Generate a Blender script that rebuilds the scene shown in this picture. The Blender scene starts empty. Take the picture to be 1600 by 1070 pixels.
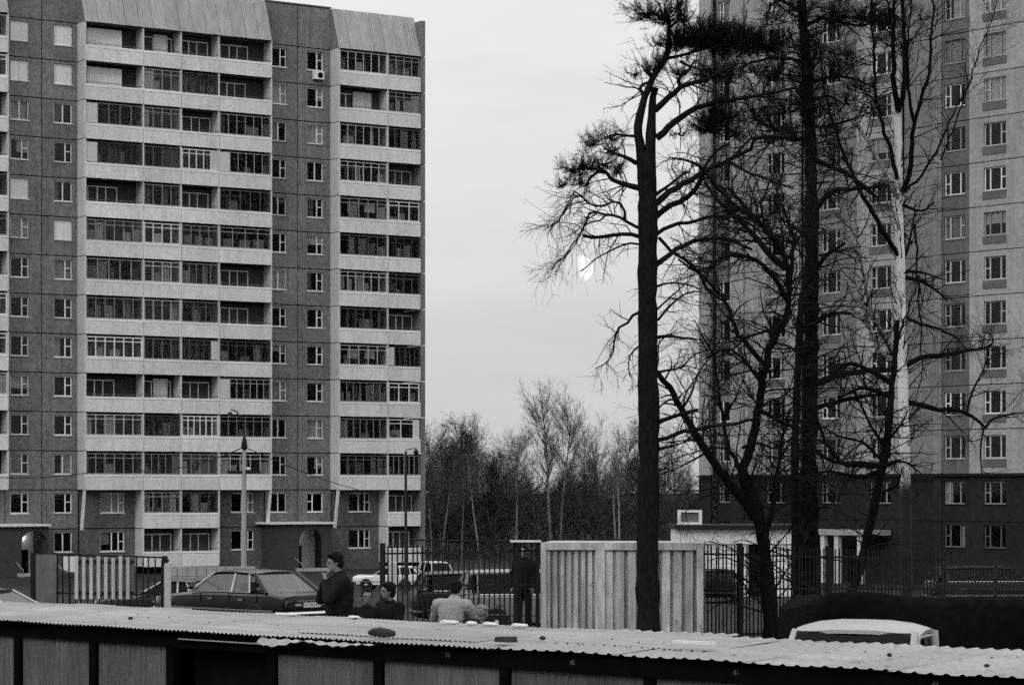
import bpy, bmesh, math, random
import numpy as np
from mathutils import Vector, Matrix

# ------------------------------------------------------------------ camera, sky, sun
sc = bpy.context.scene
COL = sc.collection
F = 3920.0            # focal length in pixels of a 1600 px wide frame
CX, HY = 800.0, 765.0 # principal column and horizon row
CAMZ = 4.0
cam = bpy.data.cameras.new('camera'); cam_o = bpy.data.objects.new('camera', cam); COL.objects.link(cam_o)
cam.sensor_width = 36.0; cam.lens = F / 1600 * 36.0
cam.shift_y = (HY - 535) / 1600
cam.clip_start = 0.5; cam.clip_end = 9000
cam_o.location = (0, 0, CAMZ); cam_o.rotation_euler = (math.radians(90), 0, 0)
sc.camera = cam_o
sc.cycles.use_adaptive_sampling = True; sc.cycles.adaptive_threshold = .045; sc.cycles.adaptive_min_samples = 24
sc.cycles.use_denoising = False   # keeps the fine twigs crisp; the remaining noise is close to film grain
sc.view_settings.view_transform = 'Standard'; sc.view_settings.look = 'None'
sc.view_settings.exposure = 0.0; sc.view_settings.gamma = 1.0
sc.view_settings.use_curve_mapping = False

SUN_EL, SUN_AZ = math.radians(32), math.radians(-150)   # behind the camera, to the left
w = bpy.data.worlds.new('World'); sc.world = w; w.use_nodes = True
nt = w.node_tree; nt.nodes.clear()
out = nt.nodes.new('ShaderNodeOutputWorld'); bg = nt.nodes.new('ShaderNodeBackground')
sky = nt.nodes.new('ShaderNodeTexSky'); sky.sky_type = 'NISHITA'; sky.sun_disc = False
sky.sun_elevation = SUN_EL; sky.sun_rotation = math.pi - SUN_AZ; sky.dust_density = 4; sky.air_density = 2
bw = nt.nodes.new('ShaderNodeRGBToBW'); nt.links.new(sky.outputs[0], bw.inputs[0])
geo = nt.nodes.new('ShaderNodeTexCoord'); sep = nt.nodes.new('ShaderNodeSeparateXYZ')
nt.links.new(geo.outputs['Generated'], sep.inputs[0])
mr = nt.nodes.new('ShaderNodeMapRange'); mr.inputs[1].default_value = 0; mr.inputs[2].default_value = 1
mr.inputs[3].default_value = 6.0; mr.inputs[4].default_value = 17.4   # overcast: zenith three times the horizon
nt.links.new(sep.outputs[2], mr.inputs[0])
cn = nt.nodes.new('ShaderNodeTexNoise'); cn.inputs['Scale'].default_value = 6.5; cn.inputs['Detail'].default_value = 8; cn.inputs['Roughness'].default_value = .6
cm = nt.nodes.new('ShaderNodeMapping'); cm.inputs['Scale'].default_value = (1, 1, 5)
nt.links.new(geo.outputs['Generated'], cm.inputs[0]); nt.links.new(cm.outputs[0], cn.inputs['Vector'])
cr = nt.nodes.new('ShaderNodeMapRange'); cr.inputs[1].default_value = .3; cr.inputs[2].default_value = .7
cr.inputs[3].default_value = .94; cr.inputs[4].default_value = 1.06; nt.links.new(cn.outputs[0], cr.inputs[0])
mu = nt.nodes.new('ShaderNodeMath'); mu.operation = 'MULTIPLY'
nt.links.new(mr.outputs[0], mu.inputs[0]); nt.links.new(cr.outputs[0], mu.inputs[1])
mx = nt.nodes.new('ShaderNodeMix'); mx.data_type = 'FLOAT'; mx.inputs[0].default_value = .9
nt.links.new(bw.outputs[0], mx.inputs[2]); nt.links.new(mu.outputs[0], mx.inputs[3])
nt.links.new(mx.outputs[0], bg.inputs[0]); bg.inputs[1].default_value = .1
nt.links.new(bg.outputs[0], out.inputs[0])

sun = bpy.data.lights.new('sun', 'SUN'); sun.energy = 0.7; sun.angle = math.radians(20); sun.color = (1, .995, .99)
sun_o = bpy.data.objects.new('sun', sun); COL.objects.link(sun_o)
sd = Vector((math.sin(SUN_AZ) * math.cos(SUN_EL), math.cos(SUN_AZ) * math.cos(SUN_EL), math.sin(SUN_EL)))
sun_o.rotation_euler = sd.to_track_quat('Z', 'Y').to_euler()

# ------------------------------------------------------------------ helpers
rnd = random.Random(7)
def px(x, y, Z):
    """world point at depth Z that is seen at pixel (x, y)"""
    return Vector(((x - CX) / F * Z, Z, CAMZ - (y - HY) / F * Z))

def sstep(a, b, x):
    t = min(1, max(0, (x - a) / (b - a))); return t * t * (3 - 2 * t)

def ground_z(X, Y):
    yb = 32.5 - 0.913 * X
    d = Y - yb
    k = sstep(0.2, 2.6, X)
    d0 = -1.6 * (1 - k) + 6.5 * k
    d1 = 0.4 * (1 - k) + 12.0 * k
    z = 1.2 * sstep(d0, d1, d)
    z -= 1.2 * sstep(46, 76, Y) + 0.7 * sstep(70, 105, Y) + 1.4 * sstep(95, 165, Y)
    return z

MATS = {}
def mat(name, a, rough=.85, var=.15, scale=5, bump=0, rand=0, stretch=(1, 1, 1), spec=.25, metal=0, stain=.12, stain_scale=.35, streak=0, rust=0):
    if name in MATS: return MATS[name]
    m = bpy.data.materials.new(name); m.use_nodes = True; n = m.node_tree; N = n.nodes; L = n.links
    b = N['Principled BSDF']
    tc = N.new('ShaderNodeTexCoord'); mp = N.new('ShaderNodeMapping'); mp.inputs['Scale'].default_value = stretch
    L.new(tc.outputs['Object'], mp.inputs[0])
    t = N.new('ShaderNodeTexNoise'); t.inputs['Scale'].default_value = scale; t.inputs['Detail'].default_value = 7
    t.inputs['Roughness'].default_value = .65
    L.new(mp.outputs[0], t.inputs['Vector'])
    r = N.new('ShaderNodeMapRange'); r.inputs[1].default_value = .3; r.inputs[2].default_value = .7
    r.inputs[3].default_value = a * (1 - var); r.inputs[4].default_value = a * (1 + var)
    L.new(t.outputs[0], r.inputs[0]); v = r.outputs[0]
    if stain:
        t2 = N.new('ShaderNodeTexNoise'); t2.inputs['Scale'].default_value = stain_scale; t2.inputs['Detail'].default_value = 4
        L.new(mp.outputs[0], t2.inputs['Vector'])
        r2 = N.new('ShaderNodeMapRange'); r2.inputs[1].default_value = .3; r2.inputs[2].default_value = .7
        r2.inputs[3].default_value = 1 - stain; r2.inputs[4].default_value = 1 + stain
        L.new(t2.outputs[0], r2.inputs[0])
        q = N.new('ShaderNodeMath'); q.operation = 'MULTIPLY'; L.new(v, q.inputs[0]); L.new(r2.outputs[0], q.inputs[1]); v = q.outputs[0]
    if streak:
        mp3 = N.new('ShaderNodeMapping'); mp3.inputs['Scale'].default_value = (2.6, 2.6, .16); L.new(tc.outputs['Object'], mp3.inputs[0])
        t3 = N.new('ShaderNodeTexNoise'); t3.inputs['Scale'].default_value = 1; t3.inputs['Detail'].default_value = 5; t3.inputs['Roughness'].default_value = .7; L.new(mp3.outputs[0], t3.inputs['Vector'])
        r4 = N.new('ShaderNodeMapRange'); r4.inputs[1].default_value = .38; r4.inputs[2].default_value = .62; r4.inputs[3].default_value = 1 - streak; r4.inputs[4].default_value = 1 + streak * .6
        L.new(t3.outputs[0], r4.inputs[0]); q = N.new('ShaderNodeMath'); q.operation = 'MULTIPLY'; L.new(v, q.inputs[0]); L.new(r4.outputs[0], q.inputs[1]); v = q.outputs[0]
    if rust:
        t5 = N.new('ShaderNodeTexNoise'); t5.inputs['Scale'].default_value = 2.3; t5.inputs['Detail'].default_value = 8; t5.inputs['Roughness'].default_value = .7; L.new(tc.outputs['Object'], t5.inputs['Vector'])
        r5 = N.new('ShaderNodeMapRange'); r5.inputs[1].default_value = .57; r5.inputs[2].default_value = .66; r5.inputs[3].default_value = 1; r5.inputs[4].default_value = 1 - rust
        L.new(t5.outputs[0], r5.inputs[0]); q = N.new('ShaderNodeMath'); q.operation = 'MULTIPLY'; L.new(v, q.inputs[0]); L.new(r5.outputs[0], q.inputs[1]); v = q.outputs[0]
    if rand:
        oi = N.new('ShaderNodeObjectInfo'); r3 = N.new('ShaderNodeMapRange')
        r3.inputs[3].default_value = 1 - rand; r3.inputs[4].default_value = 1 + rand
        L.new(oi.outputs['Random'], r3.inputs[0])
        q = N.new('ShaderNodeMath'); q.operation = 'MULTIPLY'; L.new(v, q.inputs[0]); L.new(r3.outputs[0], q.inputs[1]); v = q.outputs[0]
    L.new(v, b.inputs['Base Color'])
    b.inputs['Roughness'].default_value = rough; b.inputs['Specular IOR Level'].default_value = spec; b.inputs['Metallic'].default_value = metal
    if bump:
        bp = N.new('ShaderNodeBump'); bp.inputs['Strength'].default_value = bump; bp.inputs['Distance'].default_value = .02
        L.new(t.outputs[0], bp.inputs['Height']); L.new(bp.outputs[0], b.inputs['Normal'])
    MATS[name] = m; return m

def glass(name, tint, refl=.8, f0=.055):
    if name in MATS: return MATS[name]
    m = bpy.data.materials.new(name); m.use_nodes = True; n = m.node_tree; N = n.nodes; L = n.links; N.clear()
    o = N.new('ShaderNodeOutputMaterial'); mixn = N.new('ShaderNodeMixShader'); tr = N.new('ShaderNodeBsdfTransparent')
    gl = N.new('ShaderNodeBsdfGlossy'); gl.inputs['Roughness'].default_value = .03; 
    g = N.new('ShaderNodeNewGeometry'); dt = N.new('ShaderNodeVectorMath'); dt.operation = 'DOT_PRODUCT'; L.new(g.outputs['Normal'], dt.inputs[0]); L.new(g.outputs['Incoming'], dt.inputs[1])
    ab = N.new('ShaderNodeMath'); ab.operation = 'ABSOLUTE'; L.new(dt.outputs['Value'], ab.inputs[0])
    om = N.new('ShaderNodeMath'); om.operation = 'SUBTRACT'; om.inputs[0].default_value = 1; L.new(ab.outputs[0], om.inputs[1])
    pw = N.new('ShaderNodeMath'); pw.operation = 'POWER'; pw.inputs[1].default_value = 5; L.new(om.outputs[0], pw.inputs[0])
    fr = N.new('ShaderNodeMath'); fr.operation = 'MULTIPLY_ADD'; fr.inputs[1].default_value = .93; fr.inputs[2].default_value = f0; L.new(pw.outputs[0], fr.inputs[0])   # Schlick
    tr.inputs[0].default_value = (tint, tint, tint, 1); gl.inputs[0].default_value = (refl, refl, refl, 1)
    L.new(fr.outputs[0], mixn.inputs[0]); L.new(tr.outputs[0], mixn.inputs[1]); L.new(gl.outputs[0], mixn.inputs[2]); L.new(mixn.outputs[0], o.inputs[0])
    MATS[name] = m; return m

def emis(name, c, s):
    m = bpy.data.materials.new(name); m.use_nodes = True; b = m.node_tree.nodes['Principled BSDF']
    b.inputs['Base Color'].default_value = (c, c, c, 1); b.inputs['Emission Color'].default_value = (1, 1, 1, 1); b.inputs['Emission Strength'].default_value = s
    MATS[name] = m; return m

class MB:
    def __init__(s): s.v = []; s.f = []; s.mi = []; s.cur = 0
    def face(s, idx): s.f.append(tuple(idx)); s.mi.append(s.cur)
    def box(s, x0, x1, y0, y1, z0, z1):
        if x0 > x1: x0, x1 = x1, x0
        if y0 > y1: y0, y1 = y1, y0
        if z0 > z1: z0, z1 = z1, z0
        b = len(s.v)
        s.v += [(x0, y0, z0), (x1, y0, z0), (x1, y1, z0), (x0, y1, z0), (x0, y0, z1), (x1, y0, z1), (x1, y1, z1), (x0, y1, z1)]
        for q in ((0, 3, 2, 1), (4, 5, 6, 7), (0, 1, 5, 4), (1, 2, 6, 5), (2, 3, 7, 6), (3, 0, 4, 7)): s.face([b + i for i in q])
        return s
    def hexa(s, p):     # 8 points: bottom ring 0-3, top ring 4-7
        b = len(s.v); s.v += [tuple(q) for q in p]
        for q in ((0, 3, 2, 1), (4, 5, 6, 7), (0, 1, 5, 4), (1, 2, 6, 5), (2, 3, 7, 6), (3, 0, 4, 7)): s.face([b + i for i in q])
        return s
    def prism(s, poly, a0, a1, axis='x'):
        """2-D polygon (p, q) extruded along axis; for x the polygon is (y, z), for y it is (x, z), for z it is (x, y)"""
        b = len(s.v); n = len(poly)
        for a in (a0, a1):
            for p, q in poly:
                s.v.append({'x': (a, p, q), 'y': (p, a, q), 'z': (p, q, a)}[axis])
        s.face([b + i for i in range(n)][::-1]); s.face([b + n + i for i in range(n)])
        for i in range(n): j = (i + 1) % n; s.face((b + i, b + j, b + n + j, b + n + i))
        return s
    def tube(s, pts, rad, n=8, cap=True):
        pts = [Vector(p) for p in pts]
        if not hasattr(rad, '__len__'): rad = [rad] * len(pts)
        b = len(s.v)
        for i, p in enumerate(pts):
            t = (pts[min(i + 1, len(pts) - 1)] - pts[max(i - 1, 0)])
            if t.length < 1e-9: t = Vector((0, 0, 1))
            t.normalize()
            ref = Vector((0, 0, 1)) if abs(t.z) < .9 else Vector((1, 0, 0))
            u = t.cross(ref).normalized(); v2 = t.cross(u)
            for k in range(n):
                a = 2 * math.pi * k / n
                s.v.append(tuple(p + (u * math.cos(a) + v2 * math.sin(a)) * rad[i]))
        for i in range(len(pts) - 1):
            for k in range(n):
                k2 = (k + 1) % n; s.face((b + i * n + k, b + i * n + k2, b + (i + 1) * n + k2, b + (i + 1) * n + k))
        if cap:
            s.face([b + k for k in range(n)][::-1]); e = b + (len(pts) - 1) * n; s.face([e + k for k in range(n)])
        return s
    def ball(s, c, r, nu=12, nv=8):
        if not hasattr(r, '__len__'): r = (r, r, r)
        b = len(s.v)
        for j in range(1, nv):
            th = math.pi * j / nv
            for i in range(nu):
                a = 2 * math.pi * i / nu
                s.v.append((c[0] + r[0] * math.sin(th) * math.cos(a), c[1] + r[1] * math.sin(th) * math.sin(a), c[2] + r[2] * math.cos(th)))
        top = len(s.v); s.v.append((c[0], c[1], c[2] + r[2])); bot = len(s.v); s.v.append((c[0], c[1], c[2] - r[2]))
        for j in range(nv - 2):
            for i in range(nu):
                i2 = (i + 1) % nu; s.face((b + j * nu + i, b + (j + 1) * nu + i, b + (j + 1) * nu + i2, b + j * nu + i2))
        for i in range(nu):
            i2 = (i + 1) % nu; s.face((top, b + i, b + i2)); s.face((bot, b + (nv - 2) * nu + i2, b + (nv - 2) * nu + i))
        return s
    def lathe(s, prof, axis='y', c=(0, 0, 0), n=16):
        """profile (radius, along) turned about an axis"""
        b = len(s.v); m = len(prof)
        for r, h in prof:
            for k in range(n):
                a = 2 * math.pi * k / n; p, q = r * math.cos(a), r * math.sin(a)
                o = {'y': (p, h, q), 'z': (p, q, h), 'x': (h, p, q)}[axis]
                s.v.append((c[0] + o[0], c[1] + o[1], c[2] + o[2]))
        for i in range(m - 1):
            for k in range(n):
                k2 = (k + 1) % n; s.face((b + i * n + k, b + i * n + k2, b + (i + 1) * n + k2, b + (i + 1) * n + k))
        s.face([b + k for k in range(n)][::-1]); s.face([b + (m - 1) * n + k for k in range(n)])
        return s
    def grid(s, rows):
        b = len(s.v); n = len(rows[0])
        for r in rows: s.v += [tuple(p) for p in r]
        for i in range(len(rows) - 1):
            for k in range(n - 1): s.face((b + i * n + k, b + i * n + k + 1, b + (i + 1) * n + k + 1, b + (i + 1) * n + k))
        return s
    def mesh(s, name, mats, smooth=None):
        m = bpy.data.meshes.new(name); m.from_pydata(s.v, [], s.f)
        if not isinstance(mats, (list, tuple)): mats = [mats]
        for q in mats: m.materials.append(q)
        if len(mats) > 1: m.polygons.foreach_set('material_index', s.mi)
        if smooth is not None:
            m.polygons.foreach_set('use_smooth', [True] * len(m.polygons))
            try: m.set_sharp_from_angle(angle=math.radians(smooth))
            except Exception: pass
        m.update(); return m
    def build(s, name, mats, parent=None, loc=(0, 0, 0), rz=0, smooth=None):
        return put(name, s.mesh(name, mats, smooth), parent, loc, rz)

def put(name, mesh, parent=None, loc=(0, 0, 0), rz=0):
    o = bpy.data.objects.new(name, mesh); COL.objects.link(o); o.parent = parent; o.location = loc
    if rz: o.rotation_euler = (0, 0, rz)
    return o

def tag(o, label=None, cat=None, group=None, kind=None):
    if label: o['label'] = label
    if cat: o['category'] = cat
    if group: o['group'] = group
    if kind: o['kind'] = kind
    return o

def thing(name, label, cat, loc=(0, 0, 0), rz=0, group=None):
    o = bpy.data.objects.new(name, None); COL.objects.link(o); o.location = loc; o.rotation_euler = (0, 0, rz)
    o.empty_display_size = .1
    return tag(o, label, cat, group)

def copy_tree(o, parent=None):
    c = o.copy(); COL.objects.link(c); c.parent = parent
    for ch in list(o.children): copy_tree(ch, c)
    return c

def fast_mesh(name, verts, faces, material):
    """verts (n,3) and faces (m,k) arrays to a mesh"""
    m = bpy.data.meshes.new(name); verts = np.asarray(verts, np.float32); faces = np.asarray(faces, np.int32)
    m.vertices.add(len(verts)); m.vertices.foreach_set('co', verts.ravel())
    k = faces.shape[1]; m.loops.add(faces.size); m.loops.foreach_set('vertex_index', faces.ravel())
    m.polygons.add(len(faces)); m.polygons.foreach_set('loop_start', np.arange(0, faces.size, k, dtype=np.int32))
    m.materials.append(material); m.update(calc_edges=True); return m

def text_mesh(name, body, size, material, depth=.002):
    c = bpy.data.curves.new(name, 'FONT'); c.body = body; c.size = size; c.extrude = depth; c.align_x = 'CENTER'; c.align_y = 'CENTER'
    o = bpy.data.objects.new(name, c); COL.objects.link(o)
    dg = bpy.context.evaluated_depsgraph_get(); m = bpy.data.meshes.new_from_object(o.evaluated_get(dg))
    bpy.data.objects.remove(o); m.materials.clear(); m.materials.append(material); return m

# ------------------------------------------------------------------ materials (a black-and-white film picture: greys only)
mat('wall', .18, .95, .38, 4.5, .4, .08, streak=.16)
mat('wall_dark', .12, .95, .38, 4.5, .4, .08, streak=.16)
mat('parapet', .69, .85, .16, 4.5, .15, .07, stain=.08, streak=.10)
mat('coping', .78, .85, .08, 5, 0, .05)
mat('partition', .56, .9, .12, 4, 0, .08)
mat('cladding', .34, .6, .16, 4, 0, .08, stretch=(3, 1, .3), streak=.14)
mat('frame_white', .75, .6, .08, 5, 0, .12)
mat('frame_grey', .26, .7, .15, 5, 0, .25)
mat('frame_dark', .10, .7, .15, 5, 0, .5)
mat('inside', .05, .95, .3, 2, 0, .2)
mat('room', .02, 1, .3, 1)
mat('curtain', .42, .95, .2, 6, 0, .6, stretch=(6, 1, .3))
mat('curtain_white', .62, .95, .12, 6, 0, .15, stretch=(6, 1, .3))
mat('joint', .03, 1, .2, 3)
mat('concrete', .30, .9, .2, 6, .3, .1)
mat('concrete_dark', .12, .9, .3, 4, .3, .1)
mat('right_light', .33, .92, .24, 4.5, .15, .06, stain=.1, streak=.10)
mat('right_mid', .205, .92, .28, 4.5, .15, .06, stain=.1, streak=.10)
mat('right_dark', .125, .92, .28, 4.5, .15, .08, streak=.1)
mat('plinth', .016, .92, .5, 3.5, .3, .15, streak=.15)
mat('bark', .013, 1, .6, 22, .9, 0, (1, 1, .35), .02)
mat('bark_dark', .008, 1, .6, 22, .9, 0, (1, 1, .35), .02)
mat('twig', .018, 1, .3, 10, 0, 0, spec=.02)
mat('needle', .010, 1, .4, 3, 0, 0, spec=.03)
mat('brush', .05, 1, .3, 1, 0, 0, spec=.02)
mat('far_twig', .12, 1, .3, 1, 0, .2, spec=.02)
mat('ground', .014, .95, .5, 1.2, .4, 0, stain=.35, stain_scale=.08)
mat('roof_sheet', .285, .6, .2, 9, .1, .10, (.25, 4, 1), .3, stain=.2, stain_scale=.6, rust=.3)
mat('roof_sheet_b', .29, .6, .2, 9, .1, .10, (.25, 4, 1), .3, stain=.2, stain_scale=.6, rust=.3)
mat('shed_panel', .11, .8, .35, 9, .15, .14, (4, 1, .6), streak=.25)
mat('shed_dark', .006, 1, .3, 5, spec=.02)
mat('fascia', .004, 1, .3, 5, spec=.02)
mat('number', .10, .8, .3, 60)
mat('container', .42, .65, .22, 7, .1, .08, (2, 2, .4), .3, stain=.3, stain_scale=1.8, streak=.28, rust=.5)
mat('iron', .008, .7, .3, 10, 0, .15)
mat('iron_grey', .02, .7, .3, 10, 0, .15)
mat('white_paint', .70, .6, .08, 5, 0, .05)
mat('car_dark', .006, .3, .15, 3, 0, .1, spec=.3, stain=0)
mat('car_black', .004, .25, .15, 3, 0, 0, spec=.32, stain=0)
mat('trim', .45, .4, .1, 5, spec=.5, stain=0)
mat('car_white', .62, .25, .05, 3, 0, .05, spec=.5, stain=.04)
mat('car_grey', .16, .3, .08, 3, 0, .1, spec=.5, stain=.05)
mat('chrome', .6, .22, .05, 3, 0, 0, metal=1, spec=.5, stain=0)
mat('tyre', .012, .9, .3, 20)
mat('lamp_glass', .35, .2, .1, 20, spec=.5)
mat('red_lamp', .12, .25, .1, 20, spec=.5)
mat('plate', .72, .5, .05, 9, stain=0)
mat('ink', .015, .6, .1, 9, stain=0)
mat('skin', .17, .6, .12, 12, 0, .08, stain=.05)
mat('hair', .003, 1, .4, 60, .4, stretch=(1, 1, .2))
mat('coat_dark', .005, 1, .3, 14, .3, .2)
mat('jacket_light', .27, .95, .22, 40, .4)
mat('scarf', .16, .9, .8, 26, .2)
mat('tarp', .006, 1, .5, 5, .6, stain=.4, spec=.02)
mat('wood_white', .62, .7, .15, 8)
mat('brick_dark', .03, .9, .4, 9, .5)
glass('glass', .8, .6, .03); glass('glass_dark', .68, .6, .02); glass('car_glass', .75, 1, .06); glass('truck_glass', .2, .8, .015)

# ------------------------------------------------------------------ ground
def build_ground():
    xs = [-3000, -1200, -500, -200, -110] + list(np.arange(-70, 70.1, 1.4)) + [110, 200, 500, 1200, 3000]
    ys = [-300, -80, -20, 0, 12] + list(np.arange(20, 62, .8)) + list(np.arange(63, 190, 4)) + [210, 260, 340, 500, 900, 1800, 4500]
    r = random.Random(3)
    rows = [[(x, y, ground_z(x, y) + (r.uniform(-.03, .03) if abs(x) < 70 and y < 190 else 0)) for x in xs] for y in ys]
    o = MB().grid(rows).build('ground', MATS['ground'], smooth=80); tag(o, kind='structure')
build_ground()

# ------------------------------------------------------------------ windows shared by the buildings
CACHE = {}
def cached(key, fn):
    if key not in CACHE: CACHE[key] = fn()
    return CACHE[key]

def pane_mesh(w, h, g):
    return cached(('pane', round(w, 2), round(h, 2), g), lambda: MB().box(0, w, 0, .012, 0, h).mesh('pane', MATS[g]))

def curtain_mesh(w, h, m, seed):
    def f():
        r = random.Random(seed); b = MB(); n = 14; rows = []
        ph = r.uniform(0, 6)
        for z in (0, h):
            rows.append([(w * i / n, .04 * math.sin(i * 1.9 + ph) + .015 * math.sin(i * 4.1), z) for i in range(n + 1)])
        return b.grid(rows).mesh('curtain', MATS[m])
    return cached(('cur', round(w, 2), round(h, 2), m, seed), f)

def window(root, xc, y, z, w, h, kind, g='glass', fm='frame_white', sill='coping', rng=rnd, cur=.35, bright=False):
    """a window as a part of a building: frame > panes, sill, curtain; wall face at y"""
    b = .075
    if kind == 'A': cuts = [(0, .64), (.64, 1)]; tr = {1: .55}
    elif kind == 'A2': cuts = [(0, .36), (.36, 1)]; tr = {0: .55}
    elif kind == 'B': cuts = [(0, .5), (.5, 1)]; tr = {}
    elif kind == 'C': cuts = [(0, .25), (.25, .74), (.74, 1)]; tr = {0: .5}
    elif kind == 'C2': cuts = [(0, .26), (.26, .75), (.75, 1)]; tr = {2: .55}
    elif kind == 'W': cuts = [(0, .48), (.48, .76), (.76, 1)]; tr = {2: .5}
    def fr():
        m = MB()
        m.box(0, w, 0, .07, 0, b).box(0, w, 0, .07, h - b, h).box(0, b, 0, .07, b, h - b).box(w - b, w, 0, .07, b, h - b)
        for i, (a, c) in enumerate(cuts):
            if i: m.box(a * w - b * .6, a * w + b * .6, -.004, .068, b, h - b)
            if i in tr: m.box(a * w + b * .5, c * w - b * .5, .004, .064, tr[i] * h - .035, tr[i] * h + .035)
        return m.mesh('window', MATS[fm])
    o = put('window', cached(('win', round(w, 2), round(h, 2), kind, fm), fr), root, (xc - w / 2, y + .12, z))
    for a, c in cuts: put('pane', pane_mesh((c - a) * w - .02, h - .04, g), o, (a * w + .01, .03, .02))
    put('sill', cached(('sill', round(w, 2), sill), lambda: MB().box(-.05, w + .05, -.18, .0, -.05, .0).mesh('sill', MATS[sill])), o, (0, 0, -.002))
    if bright: put('curtain', MB().box(.03, w - .03, .0, .01, .03, h - .03).mesh('curtain', MATS['coping']), o, (0, .015, 0))  # flat sheet: sky glare of the pane put into its white colour, no curtain
    elif rng.random() < cur:
        full = rng.random() < .5
        m = 'curtain_white' if rng.random() < .25 else 'curtain'
        ww = (w - .06) if full else w * rng.choice((.3, .42, .6))
        x0 = .03 if full or rng.random() < .5 else w - ww - .03
        hh = h - .06 if rng.random() < .7 else (h - .06) * rng.choice((.35, .5, .65))
        put('curtain', curtain_mesh(ww, round(hh, 2), m, rng.randrange(4)), o, (x0, rng.choice((.08, .2)), round(h - .03 - hh, 2)))
    return o

def wall_panel(root, x0, x1, y, z0, z1, m, holes=(), t=.22, gap=.035, name='wall_panel'):
    b = MB(); X0, X1, Z0, Z1 = x0 + gap, x1 - gap, z0 + gap, z1 - gap
    holes = sorted(holes)
    xs = X0
    for (a, c, d, e) in holes:
        if a > xs: b.box(xs, a, 0, t, Z0, Z1)
        b.box(a, c, 0, t, Z0, d); b.box(a, c, 0, t, e, Z1)
        xs = c
    b.box(xs, X1, 0, t, Z0, Z1)
    b.v = [(p[0], p[1] + y, p[2]) for p in b.v]
    return b.build(name, MATS[m], root)

mat('frame_pale', .48, .7, .12, 5, 0, .25)
# ------------------------------------------------------------------ left apartment block
def glazing(root, x0, x1, z, style, rng):
    """the closing of one loggia opening, front at y = 0; z is the floor level"""
    W = x1 - x0 - .16; xa = x0 + .08; H = 1.5; zb = z + 1.14
    k = style[0]
    if k == 'o':
        if 's' in style:
            o = put('curtain', curtain_mesh(W * .62, 1.25, 'coping', 9), root, (xa + .35, .75, zb + .12))  # hung sheet, reflected brightness put into its near-white colour
        if 'c' in style:
            put('curtain', curtain_mesh(W * .4, 1.4, 'curtain_white', 3), root, (xa + .4 * W, .95, zb))
        r = MB().box(xa, xa + W, .02, .05, zb + .12, zb + .16)
        r.build('handrail', MATS['frame_dark'], root); return
    n = int(style[1]); tr = k in 'tw' or (k == 'f' and rng.random() < .3)
    fm = {'f': rng.choice(('frame_dark', 'frame_grey')), 't': rng.choice(('frame_grey', 'frame_pale')), 'g': 'frame_pale', 'w': 'frame_white'}[k]
    bw_ = .055 if k != 'w' else .075
    b = MB().box(0, W, 0, .06, 0, bw_).box(0, W, 0, .06, H - bw_, H)
    cl = 0; cr_ = 0
    if 'p' in style:
        if rng.random() < .5: cl = .2 * W
        else: cr_ = .2 * W
    G = W - cl - cr_
    xs = [cl + G * i / n for i in range(n + 1)]
    for i, x in enumerate(xs):
        a = min(max(x - bw_ / 2, 0), W - bw_); b.box(a, a + bw_, -.003, .058, bw_, H - bw_)
    if tr:
        for i in range(n): b.box(xs[i] + bw_ * .6, xs[i + 1] - bw_ * .6, .002, .055, H * .76, H * .76 + bw_ * .8)
    fr = b.build('loggia_glazing', MATS[fm], root, (xa, .02, zb))
    for i in range(n):
        pw = xs[i + 1] - xs[i] - .01
        put('pane', pane_mesh(pw, H - .06, 'glass_dark' if k == 'f' else 'glass'), fr, (xs[i] + .005, .02, .03))
    if cl: MB().box(0, cl, .0, .04, 0.06, H - .06).build('cladding_sheet', MATS['curtain_white' if rng.random() < .4 else 'partition'], fr, (.002, .004, 0))
    if cr_: MB().box(W - cr_, W, .0, .04, .06, H - .06).build('cladding_sheet', MATS['curtain_white' if rng.random() < .4 else 'partition'], fr, (-.002, .004, 0))
    if True:
        pc = .75 if 'c' in style else .36
        for i in range(n):
            if rng.random() < pc:
                put('curtain', curtain_mesh(G / n * rng.choice((.5, .8, .9)), H * rng.choice((.45, .6, .8, .85)), 'curtain' if rng.random() < .6 else 'curtain_white', i % 4), fr, (xs[i] + G / n * .1, rng.choice((.07, .12, .4)), .06))
    if 's' in style:
        for q in (.18, .55):
            MB().box(0, W * .22, 0, .01, 0, .62).build('laundry', MATS['curtain_white'], fr, (W * q, .2, .5))
    if 'b' in style:
        for q in (.1, .42, .7):
            MB().box(0, W * .2, 0, .3, 0, .62 + .2 * rng.random()).build('carton', MATS['partition'], fr, (W * q, .25, 0))
    for _ in range(rng.choice((0, 1, 1, 2))):
        MB().box(0, .3 + rng.random() * .6, 0, .3, 0, .4 + rng.random() * .5).build('cabinet', MATS['partition' if rng.random() < .4 else 'inside'], fr, (W * rng.uniform(.05, .6), .5, -.1))

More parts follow.
